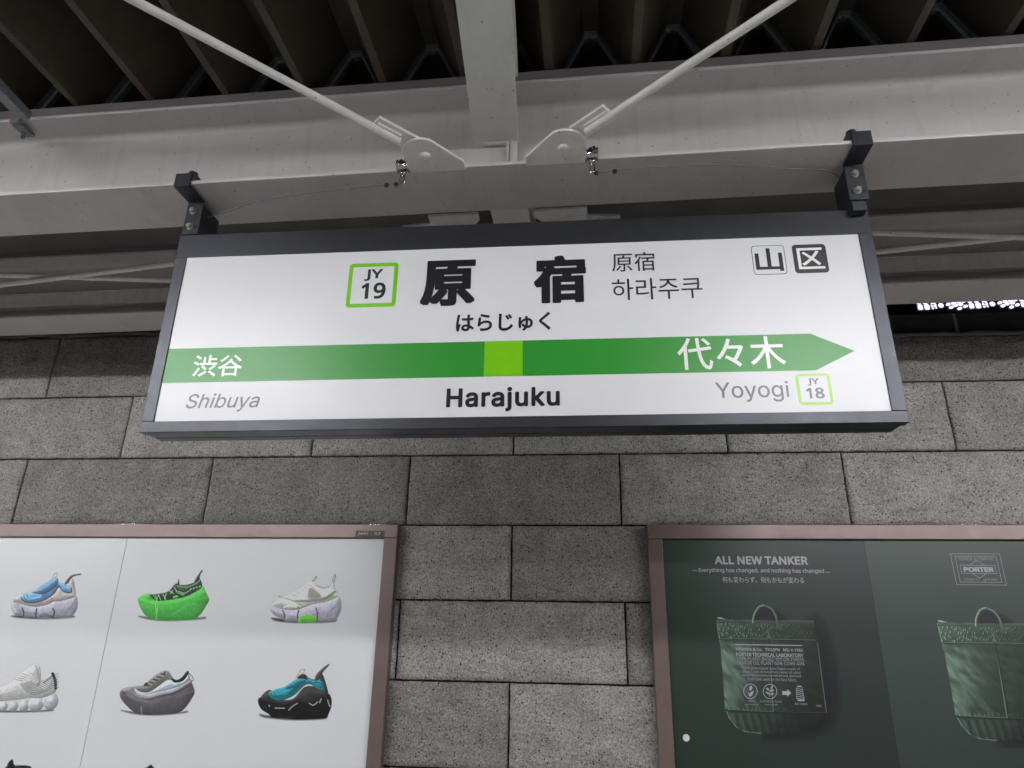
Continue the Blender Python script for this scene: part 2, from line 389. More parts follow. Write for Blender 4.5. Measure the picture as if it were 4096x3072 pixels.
far_rod((-1.578, 2.224), (-2.223, 2.138), 'brace rod crossing behind another one left of the sign')
far_rod((1.035, 2.203), (1.479, 2.135), 'lower of the two brace rods right of the sign')

# zigzag deck supports ---------------------------------------------------
PER, PX0, PZ = .2585, .028+.23, 1.822
def zigzag(yc, label, x0, x1, bolts=True):
    t = bobj('deck_support', label, 'roof bracket', 'zigzag roof supports')
    n0, n1 = math.floor((x0-PX0)/PER), math.ceil((x1-PX0)/PER)
    zb = 1.6172; th = .0032; hw = .021
    for k in range(n0, n1):
        px = PX0+k*PER
        q = [(px-PER/2+.012, zb), (px-.020, PZ), (px+.020, PZ), (px+PER/2-.012, zb)]
        strip = MB()
        for (xa, za), (xb, zc) in zip(q[:-1], q[1:]):
            d = Vector((xb-xa, 0, zc-za)).normalized(); nn = Vector((-d.z, 0, d.x))
            def rib(y, h): return h
            prof = [(-hw, 0), (-.006, 0), (0, -.006), (.006, 0), (hw, 0)]   # a pressed rib down the middle
            v = []
            for (x, z) in ((xa, za), (xb, zc)):
                for y, h in prof: v.append((x+nn.x*h, yc+y, z+nn.z*h))
            f = [(i, i+5, i+6, i+1) for i in range(4)]
            strip.add(v, f); o2 = [(a+nn.x*th, b, c+nn.z*th) for a, b, c in v]; strip.add(o2, [tuple(reversed(g)) for g in f])
        leg = strip.build('zigzag_leg', M['galv'], t)
        if bolts:
            MB().tube([(px, yc, PZ-.002), (px, yc, PZ-.014)], .0085, 6).build('bolt', M['bolt'], t)
    return t
zigzag(YF1+.085, 'zigzag row of galvanized roof supports on top of the front beam', -2.4, 2.6)

# folded roof deck ---------------------------------------------------------
deck = bobj('roof_deck', 'dark folded metal roof sheeting above the beams', 'roof')
def rib_mesh():
    z0, z1 = 1.6225, PZ+.0055
    pts = [(-PER/2, z0), (-PER/2+.012, z0), (-.024, z1), (.024, z1), (PER/2-.012, z0), (PER/2, z0)]
    y0, y1 = -8.5, 4.6
    v = [(x, y, z) for y in (y0, y1) for x, z in pts] + [(x, y, z+.004) for y in (y0, y1) for x, z in pts]
    f = [(i, i+6, i+7, i+1) for i in range(5)] + [(i+12, i+13, i+19, i+18) for i in range(5)]
    me = bpy.data.meshes.new('deck_rib'); me.from_pydata(v, [], f); me.materials.append(M['deck']); return me
dm = rib_mesh()
for k in range(-36, 37):
    o = link('deck_rib', dm, deck); o.location = (PX0+k*PER, 0, 0)
MB().box(-6, 6, YF1+.12, YF2+.001, 1.6085, 1.6115).build('soffit_sheet', M['soffit'], deck)

# clamp with a strut at the far left of the front beam
t = bobj('beam_clamp', 'galvanized clamp with a strut on the far left of the front beam', 'clamp')
c0 = to_beam(P(zA(60, 790), YF1-.004)); s1 = to_beam(P(zA(130, 735), YF1-.02)); s0 = to_beam(P(zA(-120, 480), YF1-.28))
MB().box(c0.x-.020, c0.x+.014, YF1-.016, YF1-.003, ZT-.020, ZT+.030).build('clamp_body', M['galv'], t, .003)
MB().box(c0.x-.020, c0.x+.014, YF1-.003, YF1+.055, ZT-.022, ZT-.010).build('clamp_jaw', M['galv'], t, .002)
MB().tube([(c0.x-.003, YF1+.03, ZT-.046), (c0.x-.003, YF1+.03, ZT-.0225)], .006, 8).build('clamp_bolt', M['galv'], t)
d = (s0-s1).normalized(); up = Vector((0, 0, 1)); n = d.cross(up).normalized()
v = []
for q in (s1-d*.02, s0+d*.5):
    for a, b in ((-.019, 0), (.019, 0), (.019, .004), (-.015, .004), (-.015, .03), (-.019, .03)):
        v.append(q+n*a+up*b)
MB().add(v, [(i, i+6, (i+1) % 6+6, (i+1) % 6) for i in range(6)]+[(0, 1, 2, 3, 4, 5), (11, 10, 9, 8, 7, 6)]).build('strut', M['galv'], t)

# ---------------------------------------------------------------- platform luminaires, above and behind the viewer
def emitter(name, col, strength):
    m = bpy.data.materials.new(name); m.use_nodes = True; t = m.node_tree; t.nodes.remove(t.nodes['Principled BSDF'])
    e = t.nodes.new('ShaderNodeEmission'); e.inputs[0].default_value = (*col, 1); e.inputs[1].default_value = strength
    t.links.new(e.outputs[0], t.nodes['Material Output'].inputs[0]); return m
M['tube'] = emitter('lamp_tube', (.985, .985, 1.0), LAMP); M['tube_small'] = emitter('lamp_tube_front', (.985, .985, 1.0), LAMP2)
M['housing'] = new_mat('lamp_housing', (.75, .75, .74), .35)
LY, LY2 = -3.6, -.45
lamps = [(x, LY, 1.57, 0) for x in (-9.0, -7.5, -6.0, -4.5, -3.0, 1.9, 3.4, 4.9, 6.4, 7.9)] + [(x, LY2, 1.50, 1) for x in (-6.6, -5.1, -3.6, -2.1, 1.55, 3.05, 4.55, 6.05)]
o_ = ['farthest', 'fourth', 'third', 'second', 'nearest']; n_ = o_[1:]; n_[0] = 'farthest'
names = [a+' of the back row on the left' for a in o_] + [a+' of the back row on the right' for a in reversed(o_)]
names += [a+' of the front row on the left' for a in n_] + [a+' of the front row on the right' for a in reversed(n_)]
for (x, ly, z, row), nm in zip(lamps, names):
    t = thing('tube_luminaire', 'twin tube platform luminaire behind the viewer, %s' % nm, 'luminaire', (x, ly, z+H), 0, 'platform luminaires')
    MB().prism([(-.11, .006), (-.10, .040), (.10, .040), (.11, .006), (.095, .035), (-.095, .035)], 'x', -.66, .66).build('housing', M['housing'], t)
    for y in (-.05, .05):
        MB().tube([(-.60, y, .005), (.60, y, .005)], .014, 12).build('lamp_tube', M['tube' if row == 0 else 'tube_small'], t)
        for s in (-1, 1): MB().box(s*.62-.016, s*.62+.016, y-.018, y+.018, -.012, .034).build('lamp_holder', M['housing'], t)
    for s in (-.4, .4): MB().tube([(s, 0, .041), (s, 0, 1.622-z)], .008, 8).build('hanger_rod', M['rod'], t)

# ---------------------------------------------------------------- lit strip seen over the wall, on the right
zR = zoom(3430, 780, .42205)
LYS = 3.25
M['glow'] = bpy.data.materials.new('lit_opening'); M['glow'].use_nodes = True
_n = M['glow'].node_tree; _n.nodes.remove(_n.nodes['Principled BSDF'])
_e = _n.nodes.new('ShaderNodeEmission'); _e.inputs[0].default_value = (.76, .77, 1., 1); _e.inputs[1].default_value = 1.5
_n.links.new(_e.outputs[0], _n.nodes['Material Output'].inputs[0])
org = P(zR(565, 1055), LYS)
ls = thing('light_strip', 'row of glowing white openings seen over the wall right of the sign', 'light strip', org)
M['strip_panel'] = new_mat('strip_panel', (.012, .012, .022), .35)
MB().box(-.14, 1.2, .004, .03, -.09, .10).build('panel', M['strip_panel'], ls)
M['strip_end'] = new_mat('strip_end', (.05, .052, .065), .45)
MB().box(-.075, -.004, .0, .003, -.09, .10).build('end_plate', M['strip_end'], ls)
K = .00049        # metres per zoom pixel on the strip
def ell(cx, cy, rx, ry, rot=0, n=18, sq=2.0):
    out = []
    for i in range(n):
        a = 2*math.pi*i/n; c_, s_ = math.cos(a), math.sin(a)
        x = rx*math.copysign(abs(c_)**(2/sq), c_); y = ry*math.copysign(abs(s_)**(2/sq), s_)
        out.append((cx+x*math.cos(rot)-y*math.sin(rot), cy+x*math.sin(rot)+y*math.cos(rot)))
    return out
cells = [ell(20, 30, 20, 9, 0, 18, 4), ell(82, 28, 21, 9, 0, 18, 4), ell(28, -12, 24, 30, 0, 20, 4), ell(92, -12, 26, 30, 0, 20, 4),
         ell(148, 30, 16, 9), ell(170, 26, 12, 12), ell(140, 2, 11, 13), ell(166, -2, 12, 11), ell(146, -26, 12, 12), ell(178, -20, 9, 14), ell(180, 8, 8, 10),
         ell(228, 2, 27, 26)]
for i, (x, y) in enumerate([(300, 12), (352, 22), (404, 34), (452, 40), (322, -22), (368, -2), (418, 6), (458, -16), (400, -38), (352, 44)]):
    cells.append(ell(x, y, 25, 16, .35))
for rep in range(3):
    for c_ in cells:
        pts = [((x+rep*488)*K, z*K) for x, z in c_]
        n = len(pts); v = [(x, -.001, z) for x, z in pts]
        MB().add(v, [tuple(range(n))]).build('light_opening', M['glow'], ls)

# ---------------------------------------------------------------- text, converted in one go at the end
def ui_font(f):                # typefaces that come with Blender itself
    try: return bpy.data.fonts.load(bpy.utils.system_resource('DATAFILES', path='fonts') + '/' + f)
    except Exception: return None
FONTS = {'sans': ui_font('Inter.woff2'), 'humanist': ui_font('NotoSansHebrew-Regular.woff2')}
TEXTS = []
def text(body, box, mat, parent, name='lettering', bold=0., shear=0., y=0., sans=True, square=False, space=1.):
    """box = (u0, u1, v0, v1) in the parent's x/z, text stands at local y"""
    cu = bpy.data.curves.new('t', 'FONT'); cu.body = body; cu.offset = min(bold, 0.); cu.shear = shear; cu.space_character = space; cu.resolution_u = 5
    f = FONTS.get('sans' if sans is True else sans)
    if f and all(ord(ch) < 256 for ch in body): cu.font = f
    cu.fill_mode = 'FRONT'
    o = bpy.data.objects.new('t', cu); C.objects.link(o); TEXTS.append((o, box, mat, parent, name, y, max(bold, 0.), square))
def glyphs(o, dg):
    """outlines of a text, filled contour by contour so that overlapping strokes stay solid"""
    cu = o.to_curve(dg); loops = []
    for sp in cu.splines:
        bp = sp.bezier_points; pts = []; n = len(bp)
        if n:
            for i in range(n):
                a, b = bp[i], bp[(i+1) % n]
                straight = (a.handle_right-a.co).cross(b.co-a.co).length < 1e-6 and (b.handle_left-b.co).cross(b.co-a.co).length < 1e-6
                for k in range(1 if straight else 5):
                    t = k/5; u = 1-t; q = a.co*u**3+a.handle_right*3*u*u*t+b.handle_left*3*u*t*t+b.co*t**3; pts.append((q.x, q.y))
        else: pts = [(p.co.x, p.co.y) for p in sp.points]
        if len(pts) > 2: loops.append(pts)
    o.to_curve_clear()
    def area(p): return .5*sum(p[i][0]*p[(i+1) % len(p)][1]-p[(i+1) % len(p)][0]*p[i][1] for i in range(len(p)))
    def inside(q, p):
        r = False
        for i in range(len(p)):
            (ax, ay), (bx, by) = p[i], p[(i+1) % len(p)]
            if (ay > q[1]) != (by > q[1]) and q[0] < (bx-ax)*(q[1]-ay)/(by-ay)+ax: r = not r
        return r
    ar = [area(p) for p in loops]; sg = 1 if sum(ar) > 0 else -1
    outer = [i for i in range(len(loops)) if ar[i]*sg > 0]; holes = {i: [] for i in outer}
    for i in range(len(loops)):
        if i in holes: continue
        c = [j for j in outer if inside(loops[i][0], loops[j])]
        if c: holes[min(c, key=lambda j: abs(ar[j]))].append(i)
    V, F = [], []
    from mathutils.geometry import tessellate_polygon
    for i in outer:
        polys = [[Vector((x, y, 0)) for x, y in loops[k]] for k in [i]+holes[i]]
        tri = tessellate_polygon(polys); b = len(V); V += [tuple(q) for p in polys for q in p]; F += [tuple(b+k for k in t) for t in tri]
    return np.array(V), F
def flush_text():
    bpy.context.view_layer.update(); dg = bpy.context.evaluated_depsgraph_get()
    for o, (u0, u1, v0, v1), mat, parent, name, y, bold, square in TEXTS:
        co, fs = glyphs(o, dg)
        if not len(co): continue
        n = len(co)
        # heavier weights: the outline spread sideways in several hair-thin sheets
        if bold <= 0: offs = [(0, 0)]
        elif square: sq = lambda t_: math.copysign(abs(t_)**.4, t_); offs = [(0, 0)] + [(bold*r_*sq(math.cos(k*math.pi/16)), bold*r_*.76*sq(math.sin(k*math.pi/16))) for r_ in (.5, 1.) for k in range(32)]
        else: offs = [(0, 0)] + [(bold*math.cos(k*math.pi/6), bold*math.sin(k*math.pi/6)) for k in range(12)]
        ox, oy = max(a for a, b in offs), max(b for a, b in offs)
        a = co.min(0)-(ox, oy, 0); b = co.max(0)+(ox, oy, 0); V = []; F = []
        for k, (dx, dy) in enumerate(offs):
            F += [tuple(i+len(V)*n for i in f) for f in fs]
            V.append(np.stack([u0+(co[:, 0]+dx-a[0])/(b[0]-a[0])*(u1-u0), np.full(n, y-k*.00001), v0+(co[:, 1]+dy-a[1])/max(b[1]-a[1], 1e-6)*(v1-v0)], 1))
        m2 = bpy.data.meshes.new(name); m2.from_pydata(np.concatenate(V).tolist(), [], F); m2.materials.append(mat)
        link(name, m2, parent)
    for o, *_ in TEXTS:
        cu = o.data; bpy.data.objects.remove(o); bpy.data.curves.remove(cu)

# ---------------------------------------------------------------- the station sign
SQ = (-.19372735, 1.70060162, .82653819, .62057404, .01554484, .00509332)
SX, SYY, SZ, SH, SYAW, SROL = SQ
ux = Vector((math.cos(SYAW)*math.cos(SROL), math.sin(SYAW)*math.cos(SROL), math.sin(SROL)))
un = Vector((-math.sin(SYAW), math.cos(SYAW), 0)); uz = ux.cross(un)
sign = thing('station_sign', 'long white station name sign in a dark frame, hanging from the beam', 'sign')
sign.matrix_world = Matrix(((ux.x, un.x, uz.x, SX), (ux.y, un.y, uz.y, SYY), (ux.z, un.z, uz.z, SZ+H), (0, 0, 0, 1)))
SI = sign.matrix_world.inverted()
def sl(px):                    # pixel -> sign-local (u, v)
    a = ray(*px); d_ = Vector((a[0], 1, a[1])); o_ = Vector((0, 0, H)); c_ = Vector((SX, SYY, SZ+H))
    k = (c_-o_).dot(un)/d_.dot(un); q = SI @ (o_+d_*k); return q.x, q.z
W1, HH = 1.0, SH/2
cor = [sl(q) for q in ((744.9, 1034.8), (3434.6, 926), (611.4, 1687.3), (3568.8, 1640.5))]
pu0 = (cor[0][0]+cor[2][0])/2; pu1 = (cor[1][0]+cor[3][0])/2; pv1 = (cor[0][1]+cor[1][1])/2; pv0 = (cor[2][1]+cor[3][1])/2
MB().box(-W1, W1, 0, .030, pv1, HH).build('top_rail', M['sign_frame'], sign, .0018)
MB().box(-W1, W1, 0, .030, -HH, pv0).build('bottom_rail', M['sign_frame'], sign, .0018)
MB().box(-W1, pu0, .0002, .030, pv0+.0003, pv1-.0003).build('side_rail', M['sign_frame'], sign, .0012)
MB().box(pu1, W1, .0002, .030, pv0+.0003, pv1-.0003).build('side_rail', M['sign_frame'], sign, .0012)
MB().box(-W1+.004, W1-.004, .033, .064, -HH+.003, HH-.003).build('casing', M['sign_frame'], sign, .0015)
MB().box(-W1+.012, W1-.012, .0305, .0325, -HH+.008, HH-.008).build('casing_groove', M['black'], sign)
MB().box(-W1+.012, W1-.012, .0645, .0665, -HH+.008, HH-.008).build('casing_groove', M['black'], sign)
MB().box(-W1+.004, W1-.004, .067, .100, -HH+.003, HH-.003).build('back_frame', M['sign_frame'], sign, .0018)
def print_mat(name, rgb, rough=.32, coat=.0):
    m = new_mat(name, rgb, rough, 0, .5, coat, .3); return m
ALB = lambda c, k=.72: tuple(np.clip(lin(c)/k, 0, .86))
S_WHITE = worn(print_mat('sign_white', (.70, .705, .73), .34), (.70, .705, .73), .03, 5, .0, 1, None)
S_BLACK = print_mat('print_black', (.012, .012, .016)); S_GREY = print_mat('print_grey', (.115, .115, .128))
S_GREEN = print_mat('print_green', (.020, .26, .022), .36); S_LIME = print_mat('print_lime', (.17, .53, .004))
S_LIME2 = print_mat('print_pale_lime', (.33, .62, .06)); S_LETTER = print_mat('print_white', (.78, .80, .78)); S_DARK = print_mat('print_charcoal', (.028, .026, .032))
face = MB().box(pu0+.0002, pu1-.0002, .004, .012, pv0+.0004, pv1-.0004).build('face_panel', S_WHITE, sign)
zz4 = zoom(500, 850, .6329); zz5 = zoom(1500, 850, .6329); zz6 = zoom(2696, 850, .6329)
def sbox(z, L, R, T, B): return (sl(z(*L))[0], sl(z(*R))[0], sl(z(*B))[1], sl(z(*T))[1])
YP = .0036
def flat(pts, mat, name, y=YP, parent=None):
    n = len(pts); return MB().add([(a, y, b) for a, b in pts], [tuple(range(n))]).build(name, mat, parent or face)
def rrect(u0, u1, v0, v1, r, n=6):
    out = []
    for cx, cy, a in ((u1-r, v1-r, 0), (u0+r, v1-r, 90), (u0+r, v0+r, 180), (u1-r, v0+r, 270)):
        out += arc2((cx, cy), r, a, a+90, n)
    return out
# route band
bt = (sl(zz4(270, 865))[1]+sl(zz6(862, 755))[1])/2; bb = (sl(zz4(226, 1080))[1]+sl(zz6(902, 988))[1])/2
tipu, tipv = sl(zz6(1143, 862)); shu = (sl(zz6(862, 755))[0]+sl(zz6(902, 988))[0])/2
g0 = (sl(zz5(692, 815))[0]+sl(zz5(687, 1033))[0])/2; g1 = (sl(zz5(933, 808))[0]+sl(zz5(932, 1030))[0])/2
flat([(pu0+.0004, bb), (g0, bb), (g0, bt), (pu0+.0004, bt)], S_GREEN, 'route_band')
flat([(g0+.0002, bb), (g1, bb), (g1, bt), (g0+.0002, bt)], S_LIME, 'route_band')
flat([(g1+.0002, bb), (shu, bb), (tipu, (bb+bt)/2), (shu, bt), (g1+.0002, bt)], S_GREEN, 'route_arrow')
YT = .0031
def stext(body, z, L, R, T, B, mat, bold=0., shear=0., y=YT, sans=True, square=False, space=1.): text(body, sbox(z, L, R, T, B), mat, face, 'lettering', bold, shear, y, sans, square, space)
stext('原', zz5, (290, 440), (632, 440), (480, 298), (450, 587), S_BLACK, .044, square=True)
stext('宿', zz5, (1003, 420), (1335, 420), (1180, 268), (1175, 568), S_BLACK, .044, square=True)
stext('原宿', zz5, (1497, 310), (1770, 310), (1640, 248), (1635, 368), S_BLACK, .002)
stext('하라주쿠', zz5, (1498, 480), (2070, 475), (1780, 410), (1780, 545), S_BLACK)
stext('はらじゅく', zz5, (512, 690), (1110, 690), (810, 632), (810, 748), S_BLACK, .026)
stext('Harajuku', zz5, (450, 1170), (1168, 1170), (810, 1100), (815, 1255), S_BLACK, .024, space=1.07)
stext('渋谷', zz4, (428, 965), (738, 965), (585, 897), (580, 1033), S_LETTER, .010)
stext('Shibuya', zz4, (385, 1195), (848, 1190), (610, 1140), (610, 1257), S_GREY, .005, .20)
stext('代々木', zz6, (22, 880), (703, 880), (360, 783), (360, 987), S_LETTER, .010)
stext('Yoyogi', zz6, (265, 1130), (730, 1130), (500, 1065), (500, 1195), S_GREY, .005)
def badge(z, L, R, T, B, border, lime, inner):
    u0, u1, v0, v1 = sbox(z, L, R, T, B); b = border*(u1-u0)
    flat(rrect(u0, u1, v0, v1, .011), lime, 'badge_border', .0036)
    flat(rrect(u0+b, u1-b, v0+b, v1-b, .0015), inner, 'badge_field', .0033)
badge(zz4, (1405, 460), (1718, 450), (1578, 316), (1558, 594), .082, S_LIME, S_WHITE)
stext('JY', zz4, (1512, 395), (1628, 390), (1570, 355), (1560, 428), S_BLACK, .026, sans='humanist')
stext('19', zz4, (1490, 490), (1645, 490), (1570, 440), (1560, 543), S_BLACK, .026, sans='humanist')
badge(zz6, (780, 1115), (1000, 1112), (878, 1014), (903, 1213), .088, S_LIME2, S_WHITE)
stext('JY', zz6, (845, 1068), (920, 1068), (880, 1044), (880, 1092), S_GREY, .026, sans='humanist')
stext('18', zz6, (838, 1140), (953, 1138), (895, 1104), (895, 1173), S_GREY, .026, sans='humanist')
u = sbox(zz6, (497, 295), (708, 292), (592, 204), (610, 388)); e = .0017
flat(rrect(*u, .010), S_BLACK, 'badge_border', .0036); flat(rrect(u[0]+e, u[1]-e, u[2]+e, u[3]-e, .0088), S_WHITE, 'badge_field', .0033)
stext('山', zz6, (515, 300), (690, 300), (600, 222), (608, 368), S_BLACK, .022)
u = sbox(zz6, (757, 290), (972, 287), (852, 197), (872, 378))
flat(rrect(*u, .010), S_DARK, 'badge_field', .0036)
stext('区', zz6, (784, 290), (950, 285), (868, 219), (873, 353), S_LETTER, .014)

# hangers ------------------------------------------------------------------
def hanger(xc, flip, label):
    t = bobj('sign_hanger', label, 'bracket', 'sign hangers')
    yb = SYY-.006; w_ = .026; yfr = YF1-.008
    th = .006; za = ZB-.012
    # hook in front of the flange, turning back below it, then down to the sign
    prof = [(yfr, 1.313), (yfr, za), (yb, za), (yb, 1.150), (yb+th, 1.150), (yb+th, za+th), (yfr+th, za+th), (yfr+th, 1.313)]
    MB().prism(prof, 'x', xc-w_, xc+w_).build('strap', M['hanger'], t, .0022, 3)
    j = [(yfr+th+.0005, 1.3125), (yfr+th+.0005, ZB+TF+.0005), (yfr+.085, ZB+TF+.0005), (yfr+.080, ZB+TF+.006), (yfr+.030, 1.3125)]
    MB().prism(j, 'x', xc-w_+.006*flip-.004, xc+w_+.006*flip+.004).build('clamp_jaw', M['hanger'], t, .001)
    MB().tube([(xc+.020*flip, yfr+.016, 1.300), (xc+.020*flip, yfr+.016, 1.322)], .0135, 14).build('clamp_bolt', M['hanger'], t, .002)
    MB().box(xc-.019, xc+.019, yb+th+.001, yb+.108, 1.125+(.005*flip if flip < 0 else -.003), ZB-.0125+0).build('sign_arm', M['hanger'], t, .002)
    for z, dx in ((1.232, -.002), (1.176 if flip > 0 else 1.178, -.002)):
        x = xc+dx
        MB().tube([(x, yb-.0003, z), (x, yb-.0025, z)], .0108, 24).build('washer', M['bolt'], t, .0006)
        MB().tube([(x, yb-.0026, z), (x, yb-.0042, z)], .0095, 24).build('washer', M['bolt'], t, .0006)
        MB().tube([(x, yb-.0043, z), (x, yb-.0125, z)], .0082, 6).build('bolt_head', M['bolt'], t, .001)
    MB().prism([(a, b) for a, b in rrect(xc-.020, xc+.021, 1.171, 1.183, .0058)], 'y', yb-.0002, yb+.0004).build('slot', M['black'], t)
    return t
xl = to_beam((-1.1835, 1.70, 0)).x; xr = to_beam((.772, 1.68, 0)).x
hanger(xl, 1, 'dark strap hanger holding the left end of the station sign')
hanger(xr, -1, 'dark strap hanger holding the right end of the station sign')

# safety wires and their clamps --------------------------------------------
def wire_clamp(px, label):
    q = to_beam(P(px, YF1-.006)); t = bobj('wire_clamp', label, 'clamp', 'safety wire clamps')
    x, y = q.x, YF1-.010; z = ZB+.008
    prof = [(-.019, .012), (-.0185, .0185), (-.0165, .0205), (-.0135, .019), (-.012, .0165), (.012, .0165), (.0135, .019), (.0165, .0205), (.0185, .0185), (.019, .012)]
    MB().tube([(x+a, y, z) for a, r_ in prof], [r_ for a, r_ in prof], 24).build('drum', M['chrome'], t)
    MB().tube([(x-.003, y-.0165, z+.007), (x-.003, y-.0172, z+.007)], .0055, 14).build('hole', M['black'], t)
    MB().tube([(x+.006, y, z+.016), (x+.006, y, z+.026)], .006, 10).build('set_screw', M['chrome'], t)
    MB().tube([(x, y, z-.018), (x, y, z-.024), (x, y, z-.027), (x, y, z-.031)], [.0075, .009, .009, .005], 16).build('collar', M['chrome'], t)
    loop = [(x+.0065*math.sin(a), y, z-.046+.016*math.cos(a)) for a in np.linspace(.15, 2*math.pi-.15, 20)]
    MB().tube(loop, .0032, 10).build('eye', M['chrome'], t)
    return Vector((x, y, z-.060))
cl = wire_clamp(zB(418, 1085), 'small chrome clamp on the beam left of the gussets')
cr_ = wire_clamp(zB(1610, 1015), 'small chrome clamp on the beam right of the gussets')
def wire(pts, clips, label):
    t = bobj('safety_wire', label, 'wire', 'safety wires')
    pts = [Vector(p_) for p_ in pts]; sm = []
    for i in range(len(pts)-1):
        for k in range(8):
            a, b, c, d_ = pts[max(i-1, 0)], pts[i], pts[i+1], pts[min(i+2, len(pts)-1)]; s = k/8
            sm.append(.5*((2*b)+(c-a)*s+(2*a-5*b+4*c-d_)*s*s+(3*b-a-3*c+d_)*s**3))
    sm.append(pts[-1])
    MB().tube(sm, .0015, 6).build('strand', M['wire'], t)
    tw = [p_+Vector((0, .0015*math.cos(i*1.3), .0015*math.sin(i*1.3)-.001)) for i, p_ in enumerate(sm[:10])]
    MB().tube(tw, .0009, 6).build('strand', M['wire'], t)
    for f in clips:
        q = sm[int(f*(len(sm)-1))]
        MB().box(q.x-.006, q.x+.006, q.y-.004, q.y+.004, q.z-.005, q.z+.004).build('wire_clip', M['hanger'], t, .001)
        for s in (-.003, .003): MB().tube([(q.x+s, q.y, q.z-.005), (q.x+s, q.y, q.z-.011)], .0018, 6).build('clip_nut', M['chrome'], t)
wire([cl, cl+Vector((-.035, .004, .003)), cl+Vector((-.10, .012, .006)), cl+Vector((-.22, .03, .012)), cl+Vector((-.45, .06, .016)), (xl+.10, SYY+.02, 1.246), (xl+.020, SYY+.035, 1.235)], (.12, .22), 'thin safety wire from the left chrome clamp to the left hanger')
wire([cr_, cr_+Vector((.035, .004, .001)), cr_+Vector((.14, .012, .014)), cr_+Vector((.4, .03, .020)), (xr-.18, SYY-.01, 1.262), (xr-.07, SYY+.01, 1.262), (xr-.020, SYY+.035, 1.250)], (.1, .24), 'thin safety wire from the right chrome clamp to the right hanger')

# ---------------------------------------------------------------- posters: painter on fine vertex-coloured sheets
M['paint'] = new_mat('poster_print', (.5, .5, .5), .36, 0, .4)
_a = node(M['paint'], 'ShaderNodeVertexColor', layer_name='print'); M['paint'].node_tree.links.new(_a.outputs[0], M['paint'].node_tree.nodes['Principled BSDF'].inputs['Base Color'])
def spline(pts, n=7, closed=True):
    pts = np.array(pts, float); m = len(pts); out = []
    rng_ = range(m if closed else m-1)
    for i in rng_:
        if closed: a, b, c, d_ = pts[(i-1) % m], pts[i], pts[(i+1) % m], pts[(i+2) % m]
        else: a, b, c, d_ = pts[max(i-1, 0)], pts[i], pts[i+1], pts[min(i+2, m-1)]
        for k in range(n):
            t_ = k/n; out.append(.5*(2*b+(c-a)*t_+(2*a-5*b+4*c-d_)*t_*t_+(3*b-a-3*c+d_)*t_**3))
    if not closed: out.append(pts[-1])
    return np.array(out)
